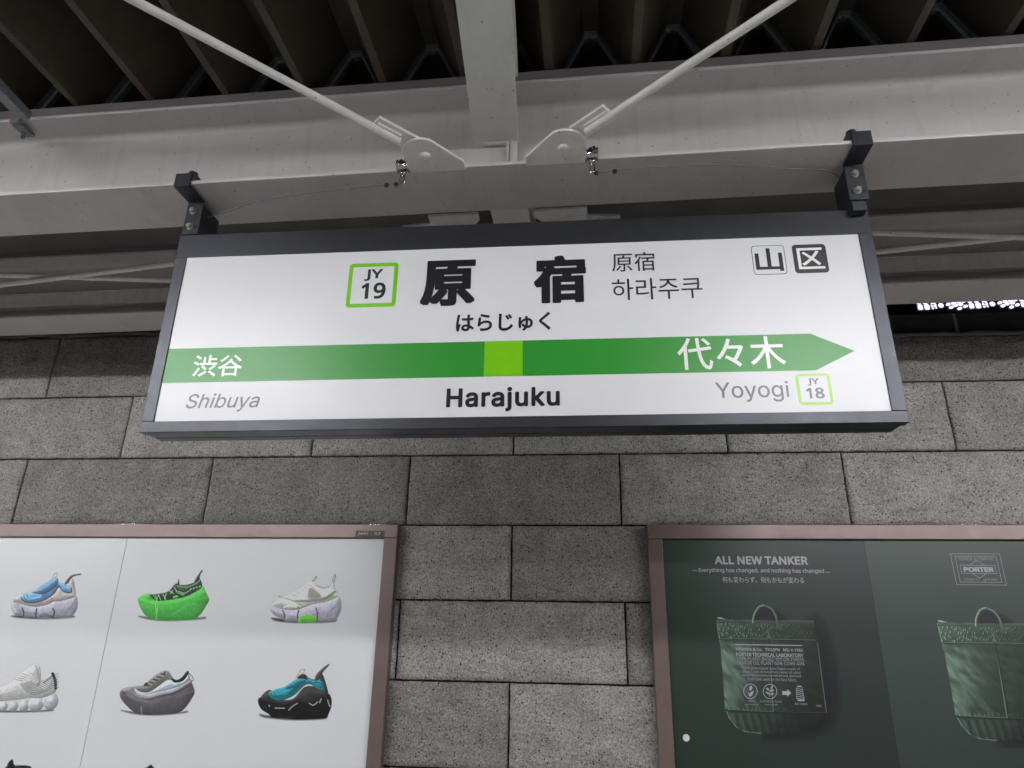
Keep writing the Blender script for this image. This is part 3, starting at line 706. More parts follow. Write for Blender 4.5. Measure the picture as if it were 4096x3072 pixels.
class Paint:
    def __init__(s, x0, y0, x1, y1, step, bg=None):
        s.nx, s.ny = int((x1-x0)/step)+1, int((y1-y0)/step)+1
        X, Y = np.meshgrid(np.linspace(x0, x1, s.nx), np.linspace(y0, y1, s.ny)); s.X, s.Y = X.ravel(), Y.ravel()
        s.c = np.tile(np.array(bg if bg is not None else (0, 0, 0), float), (len(s.X), 1)); s.a = np.zeros(len(s.X)) if bg is None else np.ones(len(s.X))
    def _sd(s, P_, closed):
        d = np.full(len(s.X), 1e18); inside = np.zeros(len(s.X), bool); m = len(P_)
        for i in range(m if closed else m-1):
            ax, ay = P_[i]; bx, by = P_[(i+1) % m]; ex, ey = bx-ax, by-ay
            t_ = np.clip(((s.X-ax)*ex+(s.Y-ay)*ey)/max(ex*ex+ey*ey, 1e-9), 0, 1)
            d = np.minimum(d, (s.X-ax-t_*ex)**2+(s.Y-ay-t_*ey)**2)
            if closed:
                k = (ay > s.Y) != (by > s.Y)
                with np.errstate(divide='ignore', invalid='ignore'): xx = (bx-ax)*(s.Y-ay)/(by-ay if by != ay else 1e-9)+ax
                inside ^= k & (s.X < xx)
        d = np.sqrt(d); return np.where(inside, -d, d) if closed else d
    def _mix(s, al, col):
        col = np.asarray(col, float); al = al[:, None]; s.c = s.c*(1-al)+col*al; s.a = np.maximum(s.a, al[:, 0])
    def fill(s, pts, col, soft=3., op=1., sm=True, clip=None, vol=.36):
        d = s._sd(spline(pts) if sm else np.array(pts, float), True); al = np.clip(.5-d/soft, 0, 1)*op
        if clip is not None: al = al*clip
        s._mix(al, col)
        if vol and soft <= 6 and op > .84:      # rounded look of the photographed object, lit from above left
            gy, gx = np.gradient(d.reshape(s.ny, s.nx)); nn = np.hypot(gx, gy)+1e-9; k = (-.55*gx-.83*gy)/nn; k = k.ravel()
            f = 1+np.clip(al, 0, 1)*vol*(np.exp(np.minimum(d, 0)/9)*k*.55+np.exp(np.minimum(d, 0)/34)*k*.75)
            s.c = np.clip(s.c*f[:, None], 0, 255)
        return np.clip(.5-d/soft, 0, 1)
    def stroke(s, pts, w_, col, soft=3., op=1., clip=None, sm=True):
        d = s._sd(spline(pts, 6, False) if sm and len(pts) > 2 else np.array(pts, float), False); al = np.clip((w_/2-d)/soft+.5, 0, 1)*op
        if clip is not None: al = al*clip
        s._mix(al, col)
    def shade(s, fn, clip): s.c = s.c*(1-clip[:, None]) + s.c*fn(s.X, s.Y)[:, None]*clip[:, None]
    def noise(s, fx, fy, rot=0., seed=0):
        r = np.random.default_rng(seed); g = r.normal(size=(64, 64)); c_, s_ = math.cos(rot), math.sin(rot)
        x = (s.X*c_+s.Y*s_)*fx; y = (-s.X*s_+s.Y*c_)*fy; i, j = np.floor(x).astype(int), np.floor(y).astype(int); a, b = x-i, y-j
        a, b = a*a*(3-2*a), b*b*(3-2*b); G = lambda p, q: g[p % 64, q % 64]
        return G(i, j)*(1-a)*(1-b)+G(i+1, j)*a*(1-b)+G(i, j+1)*(1-a)*b+G(i+1, j+1)*a*b
    def grain(s, amp, clip=1.): s.c = np.clip(s.c+rng.normal(size=(len(s.X), 1))*amp*np.reshape(clip, (-1, 1)) if np.ndim(clip) else s.c+rng.normal(size=(len(s.X), 1))*amp, 0, 255)
    def build(s, name, parent, to, paper=None, k=.74, cap=.84, y=0.):
        c = s.c
        if paper is not None: c = c*s.a[:, None]+np.array(paper)*(1-s.a[:, None])
        pts = np.array([to(x, y_) for x, y_ in ((s.X[0], s.Y[0]), (s.X[-1], s.Y[0]), (s.X[0], s.Y[-1]), (s.X[-1], s.Y[-1]))])
        # projective placement of the grid on the sheet
        v = np.array(TO_ARR(to, s.X, s.Y)); idx = np.arange(len(s.X)).reshape(s.ny, s.nx)
        q = np.stack([idx[:-1, :-1], idx[1:, :-1], idx[1:, 1:], idx[:-1, 1:]], -1).reshape(-1, 4)
        keep = s.a[q].max(1) > .01; q = q[keep]
        used = np.unique(q); re = np.zeros(len(s.X), int); re[used] = np.arange(len(used)); q = re[q]; v = v[used]; c = c[used]
        me = bpy.data.meshes.new(name)
        me.vertices.add(len(v)); vv = np.stack([v[:, 0], np.full(len(v), y), v[:, 1]], 1); me.vertices.foreach_set('co', vv.ravel().astype(np.float32))
        me.loops.add(q.size); me.loops.foreach_set('vertex_index', q.ravel().astype(np.int32))
        me.polygons.add(len(q)); me.polygons.foreach_set('loop_start', np.arange(0, q.size, 4, dtype=np.int32)); me.update(calc_edges=True)
        at = me.color_attributes.new('print', 'FLOAT_COLOR', 'POINT')
        rgba = np.ones((len(v), 4), np.float32); rgba[:, :3] = np.clip(lin(np.clip(c, 0, 255))/k, 0, cap); at.data.foreach_set('color', rgba.ravel())
        me.materials.append(M['paint']); return link(name, me, parent)
RA, UA, FA = np.array(RV), np.array(UV), np.array(FV)
def TO_ARR(to, X, Y): return to.arr(X, Y)
class Plane:                     # zoom pixel -> local (x, z) of a board standing at distance Yp
    def __init__(s, ox, oy, sc_, Yp, origin, dx=0.): s.o = (ox, oy, sc_); s.Yp = Yp; s.org = origin; s.dx = dx
    def arr(s, X, Y):
        px, py = s.o[0]+np.asarray(X, float)*s.o[2], s.o[1]+np.asarray(Y, float)*s.o[2]
        d = FA[None]*FPX+RA[None]*(px-2048)[:, None]-UA[None]*(py-1536)[:, None]
        return np.stack([d[:, 0]/d[:, 1]*s.Yp-s.org[0]+s.dx, d[:, 2]/d[:, 1]*s.Yp+H-s.org[2]], 1)
    def __call__(s, x, y): return tuple(s.arr([x], [y])[0])
    def box(s, L, R, T, B): return (s(*L)[0], s(*R)[0], s(*B)[1], s(*T)[1])

FY = 2.815                       # front of the poster frames
SHY = .016                       # sheet behind the frame face
def board(x0, x1, z0, z1, label, name='poster_board'):
    t = thing(name, label, 'poster board', (x0, FY, z0+H)); w_, h_ = x1-x0, z1-z0; fw = .056
    dp = WY-FY-.001
    MB().box(0, w_, 0, dp, h_-fw, h_).build('top_rail', M['bronze'], t, .003)
    MB().box(0, w_, 0, dp, 0, fw).build('bottom_rail', M['bronze'], t, .003)
    for a in (0, w_-fw): MB().box(a, a+fw, .0003, dp, fw+.0004, h_-fw-.0004).build('side_rail', M['bronze'], t, .003)
    MB().box(fw+.0004, w_-fw-.0004, .026, dp-.002, fw, h_-fw).build('back_board', M['black'], t)
    return t, w_, h_, fw
pL0, pL1, pLz0, pLz1 = -3.55, -.762, -1.02, .444
pl, wl, hl, fw = board(pL0, pL1, pLz0, pLz1, 'bronze framed poster board of sneakers on white, left of the bare stones')
pR0, pR1 = .254, 3.05
pr, wr, hr, fw = board(pR0, pR1, pLz0, pLz1, 'bronze framed poster board of green bags, right of the bare stones')
oL_ = (pL0, FY, pLz0+H); oR_ = (pR0, FY, pLz0+H)
zS = Plane(0, 2022, .6329, FY+SHY, oL_)
M['paper'] = worn(new_mat('poster_paper', (.745, .765, .79), .34, 0, .4), (.745, .765, .79), .03, 2.5, .0, 1, None)
seam = (zS(803, 215)[0]+zS(503, 1659)[0])/2
sheetR = MB().box(seam+.0012, wl-fw-.0006, SHY+.0006, SHY+.004, fw+.0006, hl-fw-.0006).build('poster_sheet', M['paper'], pl)
sheetL = MB().box(fw+.0006, seam-.0012, SHY+.0006, SHY+.004, fw+.0006, hl-fw-.0006).build('poster_sheet', M['paper'], pl)
PAPER = tuple(255*np.array([((1.055*c**(1/2.4))-.055) for c in (np.array((.745, .765, .79))*.74)]))

def shoe(name, box, draw, parent, step=2.2):
    p_ = Paint(*box, step); draw(p_); p_.c = np.clip(p_.c*(1+.03*p_.noise(.09, .09, .4, 3)+.03*p_.noise(.3, .3, .2, 4))[:, None], 0, 255); p_.grain(2.5); return p_.build(name, parent, zS, PAPER, y=SHY)
def drop(p, pts): p.fill(pts, (38, 39, 43), 13, .92)
def sA(p):
    drop(p, [(72, 700), (140, 694), (260, 704), (450, 698), (452, 708), (300, 717), (150, 712)])
    so = p.fill([(72, 622), (95, 600), (150, 625), (220, 640), (300, 625), (345, 605), (400, 600), (440, 585), (478, 572), (490, 600), (488, 650), (465, 690), (440, 710), (340, 708), (325, 716), (240, 717), (225, 708), (150, 705), (135, 695), (95, 690), (78, 665)], (152, 152, 166))
    for a, b in (((80, 640), (100, 672)), ((160, 650), (220, 655)), ((250, 650), (325, 640)), ((360, 620), (440, 600))): p.stroke([a, ((a[0]+b[0])/2, (a[1]+b[1])/2-8), b], 16, (185, 186, 198), 14, .7, so)
    p.stroke([(90, 690), (140, 700), (240, 712), (340, 706), (450, 704)], 16, (105, 105, 118), 14, .8, so)
    p.stroke([(410, 690), (440, 650), (478, 610)], 8, (125, 125, 138), 8, .8, so)
    for q in ([(140, 648), (150, 675), (148, 702)], [(232, 652), (226, 690), (232, 714)], [(334, 650), (344, 675), (332, 708)]): p.stroke(q, 8, (45, 45, 52), 5)
    for k in range(3): p.stroke([(245, 700+k*6-4), (285, 686+k*8), (325, 702+k*5-4)], 3.5, (70, 72, 84), 3)
    up = p.fill([(82, 612), (92, 585), (118, 565), (150, 560), (220, 590), (300, 570), (370, 520), (420, 545), (446, 540), (436, 490), (448, 462), (464, 470), (474, 520), (476, 572), (430, 592), (380, 605), (340, 607), (300, 627), (220, 641), (150, 627), (100, 612)], (164, 159, 155))
    p.stroke([(90, 600), (150, 622), (220, 636), (300, 622), (345, 603), (420, 592)], 12, (128, 125, 124), 12, .8, up)
    p.stroke([(350, 580), (400, 568), (460, 560)], 24, (182, 178, 172), 22, .7, up)
    bl = p.fill([(132, 580), (150, 556), (200, 548), (250, 520), (300, 482), (350, 455), (368, 468), (372, 486), (410, 492), (418, 500), (450, 518), (454, 545), (438, 552), (400, 543), (372, 515), (340, 555), (290, 590), (240, 608), (180, 612), (145, 600)], (106, 150, 186))
    p.fill([(212, 548), (300, 482), (352, 457), (367, 470), (362, 497), (312, 540), (262, 556)], (84, 128, 160))
    p.stroke([(235, 540), (300, 495), (350, 470)], 10, (120, 175, 205), 10, .7)
    for k in range(3): p.stroke([(150+k*18, 562+k*2), (165+k*20, 588-k*6), (240+k*14, 590-k*14), (290+k*12, 570-k*16)], 4, (60, 95, 150), 4, .9, bl)
    for k in range(2): p.stroke([(160+k*22, 575-k*4), (190+k*20, 590-k*8), (260, 578-k*12)], 7, (165, 205, 230), 6, .8, bl)
    p.stroke([(132, 580), (145, 600), (180, 613), (240, 610), (295, 590), (342, 555), (372, 516), (400, 543), (438, 553), (454, 545), (450, 520)], 5, (32, 46, 74), 4)
    p.stroke([(205, 548), (262, 558), (312, 541), (363, 497)], 5, (36, 66, 104), 4)
    for k in range(5): p.stroke([(245+k*22, 528-k*15), (262+k*22, 532-k*15)], 4, (150, 185, 205), 3)
    p.fill([(408, 497), (424, 468), (455, 440), (510, 430), (509, 438), (472, 446), (450, 462), (428, 492)], (62, 64, 66))
    p.stroke([(330, 462), (344, 434), (360, 425), (362, 438), (346, 458)], 3.5, (160, 165, 165), 3)
def sB(p):
    drop(p, [(875, 700), (930, 706), (985, 712), (1220, 712), (1292, 706), (1280, 716), (1100, 728), (960, 722)])
    g = p.fill([(872, 600), (882, 578), (945, 556), (968, 592), (1000, 602), (1060, 592), (1130, 583), (1190, 560), (1275, 514), (1288, 518), (1308, 562), (1322, 595), (1305, 630), (1265, 690), (1215, 722), (1100, 727), (1000, 727), (960, 720), (915, 690), (885, 640)], (62, 164, 62))
    p.stroke([(880, 585), (940, 608), (1000, 618), (1100, 606), (1200, 578), (1295, 535)], 18, (104, 205, 92), 18, .75, g)
    p.stroke([(880, 640), (920, 690), (985, 716), (1100, 722), (1220, 716), (1300, 640)], 22, (46, 132, 50), 24, .8, g)
    p.stroke([(1080, 700), (1130, 655), (1220, 632), (1315, 598)], 7, (44, 138, 50), 9, .9, g)
    p.stroke([(1090, 690), (1150, 648), (1240, 622)], 12, (90, 192, 82), 12, .6, g)
    p.stroke([(890, 625), (960, 640), (1080, 630)], 22, (76, 178, 72), 24, .6, g)
    p.fill([(984, 724), (990, 680), (996, 690), (998, 726)], (96, 150, 96), 3)
    u_ = p.fill([(950, 566), (985, 560), (1060, 545), (1108, 496), (1132, 500), (1175, 502), (1230, 485), (1260, 460), (1276, 514), (1215, 556), (1160, 580), (1100, 592), (1040, 600), (985, 602)], (28, 36, 30))
    p.stroke([(1122, 508), (1180, 516), (1240, 492), (1265, 470)], 7, (92, 170, 96), 4)
    p.stroke([(1112, 505), (1150, 530), (1190, 522)], 4, (70, 130, 78), 4)
    for a, b in (((1125, 542), (1165, 556)), ((1165, 556), (1196, 540)), ((1125, 552), (1162, 566)), ((1072, 540), (1096, 556)), ((1090, 538), (1078, 556)), ((1104, 518), (1118, 548)), ((1030, 562), (1046, 592)), ((1050, 556), (1040, 590)), ((1000, 560), (1016, 598))):
        p.stroke([a, b], 6, (128, 190, 122), 3)
    for k in range(4): p.fill([(1200+k*19, 528-k*6), (1210+k*19, 524-k*6), (1212+k*19, 534-k*6), (1202+k*19, 538-k*6)], (150, 195, 140), 2, 1, False)
    p.fill([(1095, 575), (1120, 568), (1130, 582), (1100, 590)], (70, 160, 70))
    for q in ([(982, 566), (998, 620), (988, 690)], [(1002, 562), (984, 625), (990, 690)], [(968, 566), (990, 600)]): p.stroke(q, 4, (138, 214, 110), 3)
    p.fill([(1228, 484), (1238, 462), (1252, 440), (1274, 409), (1280, 413), (1264, 442), (1260, 466)], (30, 36, 36))
    p.stroke([(1130, 466), (1128, 496)], 5, (60, 70, 66), 3); p.stroke([(1128, 484), (1128, 496)], 12, (36, 42, 40), 4)
def sC(p):
    drop(p, [(1715, 712), (1780, 716), (1880, 730), (2100, 726), (2124, 722), (2100, 736), (1900, 742), (1760, 732)])
    so = p.fill([(1706, 640), (1725, 622), (1780, 652), (1870, 660), (1930, 640), (1990, 620), (2060, 610), (2110, 585), (2140, 575), (2155, 610), (2155, 660), (2135, 705), (2110, 730), (2015, 732), (2000, 738), (1890, 740), (1880, 732), (1800, 731), (1795, 715), (1745, 700), (1715, 670)], (166, 164, 181))
    for q in ([(1720, 645), (1750, 665), (1785, 672)], [(1810, 672), (1850, 676), (1880, 672)], [(1900, 665), (1950, 650), (1995, 650)], [(2020, 630), (2080, 615), (2130, 592)]): p.stroke(q, 15, (196, 195, 208), 14, .8, so)
    p.stroke([(1720, 680), (1800, 725), (2000, 733), (2120, 715), (2150, 650)], 18, (122, 120, 138), 18, .8, so)
    p.stroke([(2060, 715), (2095, 660), (2150, 620)], 7, (132, 130, 148), 7, .8, so)
    for q in ([(1786, 664), (1798, 690), (1796, 726)], [(1888, 662), (1880, 700), (1886, 736)], [(1998, 650), (2006, 690), (2002, 735)]): p.stroke(q, 8, (74, 72, 84), 5)
    gg = p.fill([(1888, 738), (1896, 704), (1942, 690), (1990, 704), (1998, 737), (1945, 742)], (104, 198, 56))
    for k in range(3): p.stroke([(1895, 726-k*8), (1945, 712-k*8), (1992, 726-k*8)], 3, (70, 150, 40), 3, 1, gg)
    up = p.fill([(1725, 626), (1742, 600), (1765, 585), (1800, 570), (1880, 530), (1925, 500), (1950, 478), (1985, 480), (2002, 506), (2045, 520), (2085, 510), (2094, 484), (2110, 490), (2120, 545), (2132, 576), (2060, 606), (1990, 621), (1930, 641), (1870, 661), (1780, 655)], (206, 206, 208))
    p.fill([(1733, 628), (1748, 602), (1768, 588), (1850, 606), (1908, 642), (1870, 657), (1785, 652)], (186, 184, 180), 6)
    p.stroke([(1745, 640), (1800, 655), (1880, 655)], 14, (160, 158, 156), 14, .7, up)
    p.fill([(1790, 650), (1815, 628), (1850, 625), (1880, 650), (1840, 658)], (200, 198, 195), 5)
    p.fill([(1838, 600), (1900, 585), (1945, 575), (1935, 525), (1958, 500), (1985, 510), (2010, 540), (2045, 562), (2105, 530), (2118, 546), (2062, 592), (1990, 606), (1910, 610)], (180, 176, 170), 5)
    p.fill([(1945, 582), (1958, 525), (1985, 534), (2030, 572), (1990, 590)], (146, 141, 136), 8)
    p.stroke([(1940, 588), (1950, 525), (1978, 505), (2005, 540), (2040, 566)], 4, (226, 226, 226), 3)
    p.stroke([(2000, 508), (2045, 524), (2088, 512)], 10, (172, 174, 180), 6)
    for k in range(5): p.stroke([(1842+k*24, 556-k*16), (1874+k*24, 566-k*16)], 6, (228, 228, 230), 3); p.stroke([(1848+k*24, 564-k*16), (1872+k*24, 572-k*16)], 3, (150, 150, 152), 3)
    p.stroke([(1760, 572), (1790, 584), (1850, 600), (1885, 620), (1912, 642)], 5, (86, 182, 76), 3)
    p.stroke([(2062, 602), (2096, 572), (2124, 546)], 6, (100, 186, 88), 3)
    p.stroke([(1972, 482), (1988, 458), (2002, 449), (1996, 466), (1976, 482)], 5, (110, 180, 100), 3)
    p.stroke([(2104, 492), (2105, 462), (2117, 436), (2120, 452), (2110, 490)], 5, (100, 176, 92), 3)
def sD(p):
    drop(p, [(-40, 1294), (80, 1298), (250, 1296), (325, 1288), (320, 1298), (150, 1306), (-40, 1304)])
    for cx, cy, rx, ry in ((-42, 1266, 30, 32), (18, 1267, 30, 34), (84, 1267, 29, 35), (150, 1262, 33, 40), (226, 1254, 50, 46), (318, 1232, 50, 60)):
        b = p.fill(ell(cx, cy, rx, ry), (166, 169, 178), 3, 1, False)
        p.fill(ell(cx-rx*.1, cy-ry*.3, rx*.5, ry*.4), (206, 210, 216), 16, .8, False, b); p.stroke([(cx-rx*.7, cy+ry*.7), (cx, cy+ry*.92), (cx+rx*.8, cy+ry*.6)], 10, (112, 114, 124), 10, .9, b)
    up = p.fill([(-50, 1160), (0, 1145), (60, 1120), (130, 1060), (190, 1015), (226, 998), (250, 1016), (258, 1060), (262, 1112), (300, 1080), (332, 1056), (346, 1076), (360, 1110), (358, 1155), (345, 1182), (310, 1202), (250, 1217), (180, 1217), (100, 1228), (-50, 1234)], (180, 182, 180))
    p.stroke([(0, 1225), (100, 1218), (200, 1205), (320, 1185)], 26, (146, 148, 148), 26, .8, up)
    p.stroke([(40, 1140), (120, 1085), (200, 1030), (235, 1015)], 20, (204, 206, 203), 22, .8, up)
    p.stroke([(226, 1010), (240, 1060), (250, 1110), (240, 1140)], 8, (132, 132, 130), 8, .8, up)
    p.fill([(262, 1114), (300, 1078), (332, 1058), (322, 1090), (280, 1122)], (220, 218, 204), 3)
    for k in range(7): p.stroke([(128+k*11, 1128-k*3), (205+k*4, 1194-k*11), (338+k*2, 1150-k*14)], 3.5, (72, 72, 74), 3)
    for k in range(4): p.stroke([(96+k*14, 1100-k*12), (140+k*14, 1108-k*11)], 3, (110, 110, 108), 3)
    p.stroke([(332, 1062), (348, 1100), (352, 1156)], 17, (20, 20, 22), 4)
    for k in range(6): p.stroke([(345, 1072+k*15), (366+(k % 2)*5, 1060+k*18)], 3, (130, 130, 130), 3)
    for k in range(14): p.stroke([(0+k*14, 1165+(k % 3)*9), (4+k*14, 1200-(k % 3)*5)], 2.5, (158, 160, 158), 4, .7, up)
def sE(p):
    drop(p, [(765, 1295), (830, 1304), (900, 1312), (1120, 1310), (1180, 1300), (1165, 1310), (1000, 1325), (860, 1318)])
    g = p.fill([(757, 1195), (770, 1165), (830, 1146), (850, 1180), (900, 1222), (960, 1225), (1040, 1190), (1130, 1158), (1198, 1108), (1210, 1116), (1230, 1175), (1215, 1215), (1170, 1280), (1120, 1312), (1000, 1323), (900, 1323), (860, 1314), (810, 1275), (770, 1230)], (82, 79, 84))
    p.stroke([(775, 1250), (830, 1300), (900, 1320), (1050, 1318), (1130, 1300), (1210, 1220)], 20, (62, 60, 65), 22, .9, g)
    p.fill([(772, 1170), (830, 1146), (868, 1190), (940, 1204), (1000, 1190), (1100, 1164), (1196, 1106), (1206, 1128), (1110, 1184), (1010, 1206), (950, 1228), (890, 1230), (830, 1205), (790, 1182)], (124, 121, 124), 4)
    p.stroke([(778, 1180), (850, 1222), (930, 1232), (1020, 1208), (1110, 1186), (1210, 1130)], 5, (58, 56, 60), 5)
    p.stroke([(950, 1250), (1040, 1215), (1140, 1200), (1225, 1168)], 6, (104, 101, 106), 6, .9, g)
    p.stroke([(800, 1195), (860, 1225), (930, 1236)], 12, (150, 147, 150), 12, .6, g)
    p.fill([(893, 1322), (889, 1285), (896, 1270), (900, 1290), (900, 1322)], (112, 112, 116), 3)
    p.fill([(838, 1148), (920, 1132), (960, 1090), (1020, 1052), (1058, 1046), (1084, 1076), (1092, 1106), (1040, 1116), (992, 1156), (930, 1181), (880, 1176)], (112, 110, 107))
    p.stroke([(1000, 1150), (1050, 1110), (1090, 1100)], 14, (136, 134, 130), 14, .6)
    p.fill([(848, 1150), (882, 1176), (936, 1181), (992, 1150), (1050, 1108), (1082, 1104), (1110, 1118), (1160, 1104), (1188, 1062), (1197, 1102), (1130, 1142), (1050, 1166), (960, 1187), (900, 1191), (862, 1172)], (172, 192, 206))
    p.stroke([(960, 1178), (1050, 1152), (1140, 1122)], 14, (150, 174, 192), 14, .8)
    p.stroke([(850, 1155), (885, 1186), (950, 1192), (1050, 1170)], 6, (205, 210, 216), 4)
    p.fill([(1084, 1092), (1120, 1102), (1150, 1084), (1184, 1046), (1192, 1060), (1160, 1106), (1112, 1120), (1090, 1110)], (24, 24, 27))
    for k in range(5): p.stroke([(918+k*25, 1132-k*17), (944+k*25, 1140-k*18)], 8, (44, 44, 46), 4); p.stroke([(916+k*25, 1124-k*17), (948+k*25, 1128-k*17)], 5, (158, 155, 150), 3)
    p.fill([(1030, 1060), (1048, 1048), (1040, 1062)], (24, 24, 26)); p.stroke([(916, 1136), (930, 1124)], 14, (30, 30, 32), 4)
    p.stroke([(1190, 1060), (1196, 1095), (1215, 1106), (1223, 1100), (1212, 1078), (1194, 1060)], 3.5, (70, 70, 72), 3)
def sF(p):
    drop(p, [(1640, 1320), (1700, 1330), (1850, 1348), (2040, 1340), (2065, 1336), (2040, 1350), (1850, 1356), (1680, 1340)])
    so = p.fill([(1630, 1235), (1650, 1212), (1720, 1236), (1800, 1255), (1880, 1228), (1950, 1245), (2030, 1208), (2070, 1186), (2092, 1212), (2096, 1260), (2080, 1310), (2055, 1345), (1960, 1350), (1880, 1353), (1800, 1346), (1720, 1340), (1700, 1320), (1650, 1285)], (12, 12, 14))
    up = p.fill([(1652, 1225), (1662, 1192), (1710, 1166), (1760, 1222), (1850, 1222), (1920, 1150), (1980, 1142), (2034, 1164), (2014, 1090), (2028, 1064), (2042, 1072), (2064, 1140), (2072, 1190), (2030, 1216), (1950, 1246), (1880, 1238), (1800, 1262), (1720, 1244)], (50, 48, 49))
    p.stroke([(1668, 1200), (1700, 1185)], 20, (74, 72, 72), 18, .8, up); p.stroke([(1900, 1190), (1960, 1168), (2040, 1180)], 20, (66, 63, 63), 18, .8, up)
    tl = p.fill([(1700, 1182), (1750, 1160), (1800, 1145), (1870, 1100), (1930, 1090), (1970, 1096), (2030, 1110), (2046, 1140), (2045, 1170), (2010, 1160), (1962, 1130), (1922, 1140), (1870, 1190), (1820, 1220), (1760, 1233), (1716, 1216)], (38, 128, 138))
    p.fill([(1800, 1150), (1870, 1102), (1925, 1094), (1930, 1110), (1880, 1145), (1830, 1160)], (52, 118, 142), 4)
    for k in range(4): p.stroke([(1712+k*20, 1186-k*4), (1728+k*22, 1208-k*8), (1800+k*18, 1208-k*16), (1870+k*14, 1168-k*16)], 5, (14, 74, 84), 4, .9, tl)
    for k in range(3): p.stroke([(1722+k*22, 1180-k*4), (1745+k*22, 1196-k*8), (1815+k*16, 1190-k*16)], 6, (70, 172, 180), 5, .7, tl)
    p.stroke([(1990, 1118), (2030, 1124), (2036, 1150), (2010, 1145)], 5, (18, 80, 92), 4, 1, tl)
    for k in range(5): p.stroke([(1816+k*20, 1142-k*9), (1832+k*20, 1148-k*9)], 4, (20, 70, 82), 3)
    p.fill([(1878, 1092), (1900, 1068), (1925, 1066), (1942, 1080), (1944, 1098), (1910, 1094)], (46, 42, 42))
    p.stroke([(1940, 1086), (1980, 1104), (2020, 1098)], 8, (120, 114, 112), 5)
    p.stroke([(1872, 1088), (1894, 1050), (1914, 1034), (1927, 1040), (1914, 1060)], 5, (222, 160, 112), 3)
    p.fill([(1990, 1106), (1998, 1070), (2030, 1036), (2074, 1003), (2079, 1011), (2044, 1050), (2018, 1096)], (66, 66, 68))
    for q in ([(1738, 1280), (1798, 1281)], [(1824, 1294), (1850, 1268), (1880, 1250)], [(1955, 1250), (1980, 1262), (2008, 1240)], [(2020, 1246), (2030, 1222)], [(1700, 1262), (1704, 1270)], [(2070, 1230), (2085, 1270)]): p.stroke(q, 6, (210, 212, 216), 5, .9, so)
    for q in ([(1660, 1262), (1690, 1290)], [(1760, 1330), (1850, 1336)], [(1940, 1290), (2000, 1300)], [(2050, 1200), (2080, 1230)]): p.stroke(q, 5, (70, 70, 76), 6, .7, so)
def sG(p):
    p.fill([(-60, 1720), (0, 1690), (40, 1650), (56, 1620), (80, 1604), (92, 1640), (150, 1642), (196, 1652), (204, 1700), (210, 1780), (180, 1850), (0, 1860), (-60, 1840)], (16, 16, 20))
    p.stroke([(90, 1645), (140, 1660), (190, 1660)], 5, (70, 72, 84), 4); p.stroke([(40, 1660), (60, 1630)], 6, (60, 60, 66), 5)
def sH(p):
    p.fill([(700, 1800), (800, 1730), (900, 1672), (935, 1650), (956, 1637), (970, 1655), (1010, 1680), (1100, 1665), (1150, 1760), (1120, 1860), (780, 1870)], (14, 14, 16))
shoe('printed_sneaker', (55, 415, 520, 725), sA, sheetL)
shoe('printed_sneaker', (862, 400, 1332, 736), sB, sheetR)
shoe('printed_sneaker', (1698, 428, 2165, 750), sC, sheetR)
shoe('printed_sneaker', (-90, 990, 385, 1312), sD, sheetL)
shoe('printed_sneaker', (748, 1036, 1238, 1332), sE, sheetR)
shoe('printed_sneaker', (1620, 995, 2102, 1362), sF, sheetR)
shoe('printed_sneaker', (-70, 1595, 220, 1870), sG, sheetL, 4)
shoe('printed_sneaker', (690, 1630, 1160, 1880), sH, sheetR, 5)
# number plate and clips on the frames
zT = Plane(1000, 2022, .6329, FY, oL_)
u0, u1, v0, v1 = zT.box((668, 180), (848, 180), (757, 160), (757, 199))
M['plate'] = new_mat('plate_brown', (.055, .036, .034), .4); S_PL = print_mat('plate_print', (.34, .31, .30))
pt = MB().box(u0, u1, -.0025, .0, v0, v1).build('number_plate', M['plate'], pl, .0005)
text('jeki · 32', (u0+.010, u1-.014, v0+.005, v1-.005), S_PL, pt, 'lettering', .014, 0, -.0031, 'humanist')
M['clip'] = new_mat('clip_steel', (.75, .75, .75), .25, .8)
for t_, z_, pts in ((pl, Plane(0, 2022, .6329, FY, oL_), ((795, 108),)), (pl, zT, ((800, 103),)), (pr, Plane(2500, 2022, .4521, FY, oR_), ((405, 148),)), (pr, Plane(3096, 2022, .4521, FY, oR_), ((1725, 155),))):
    for q in pts:
        x = z_(*q)[0]; MB().box(x-.034, x+.034, .016, .040, hl+.0003, hl+.0035).build('hinge_clip', M['clip'], t_, .001)

# right board: two dark green sheets with bags -----------------------------------
Z3 = Plane(2500, 2022, .4521, FY+SHY, oR_); Z6 = Plane(3096, 2022, .4521, FY+SHY, oR_); Z5 = Plane(2500, 2322, .4521, FY+SHY, oR_)
seam2 = (Z6(800, 310)[0] + Z6(1113, 2323)[0])/2
def sheet_paint(x0, x1, fn, name):
    nx, ny = 60, 60; me = bpy.data.meshes.new(name); v = []; col = []
    for j in range(ny+1):
        for i in range(nx+1):
            a, b = i/nx, j/ny; v.append((x0+(x1-x0)*a, SHY+.0012, fw+.0006+(hr-2*fw-.0012)*b)); col.append((*fn(a, b), 1))
    f = [(j*(nx+1)+i, j*(nx+1)+i+1, (j+1)*(nx+1)+i+1, (j+1)*(nx+1)+i) for j in range(ny) for i in range(nx)]
    me.from_pydata(v, [], f); at = me.color_attributes.new('print', 'FLOAT_COLOR', 'POINT'); at.data.foreach_set('color', np.array(col, np.float32).ravel())
    me.materials.append(M['paint']); return link(name, me, pr)
def fn1(a, b):
    c = np.array((46, 63, 54))*(1-a)+np.array((48, 57, 56))*a; c = c*(.55+.38*b**.9)*(1-.10*max(0, a-.5)); return lin(c)/.74
def fn2(a, b):
    c = np.array((63, 75, 70))*(1-a)+np.array((48, 55, 56))*a; c = c*(.46+.48*b**.8); return lin(c)/.74
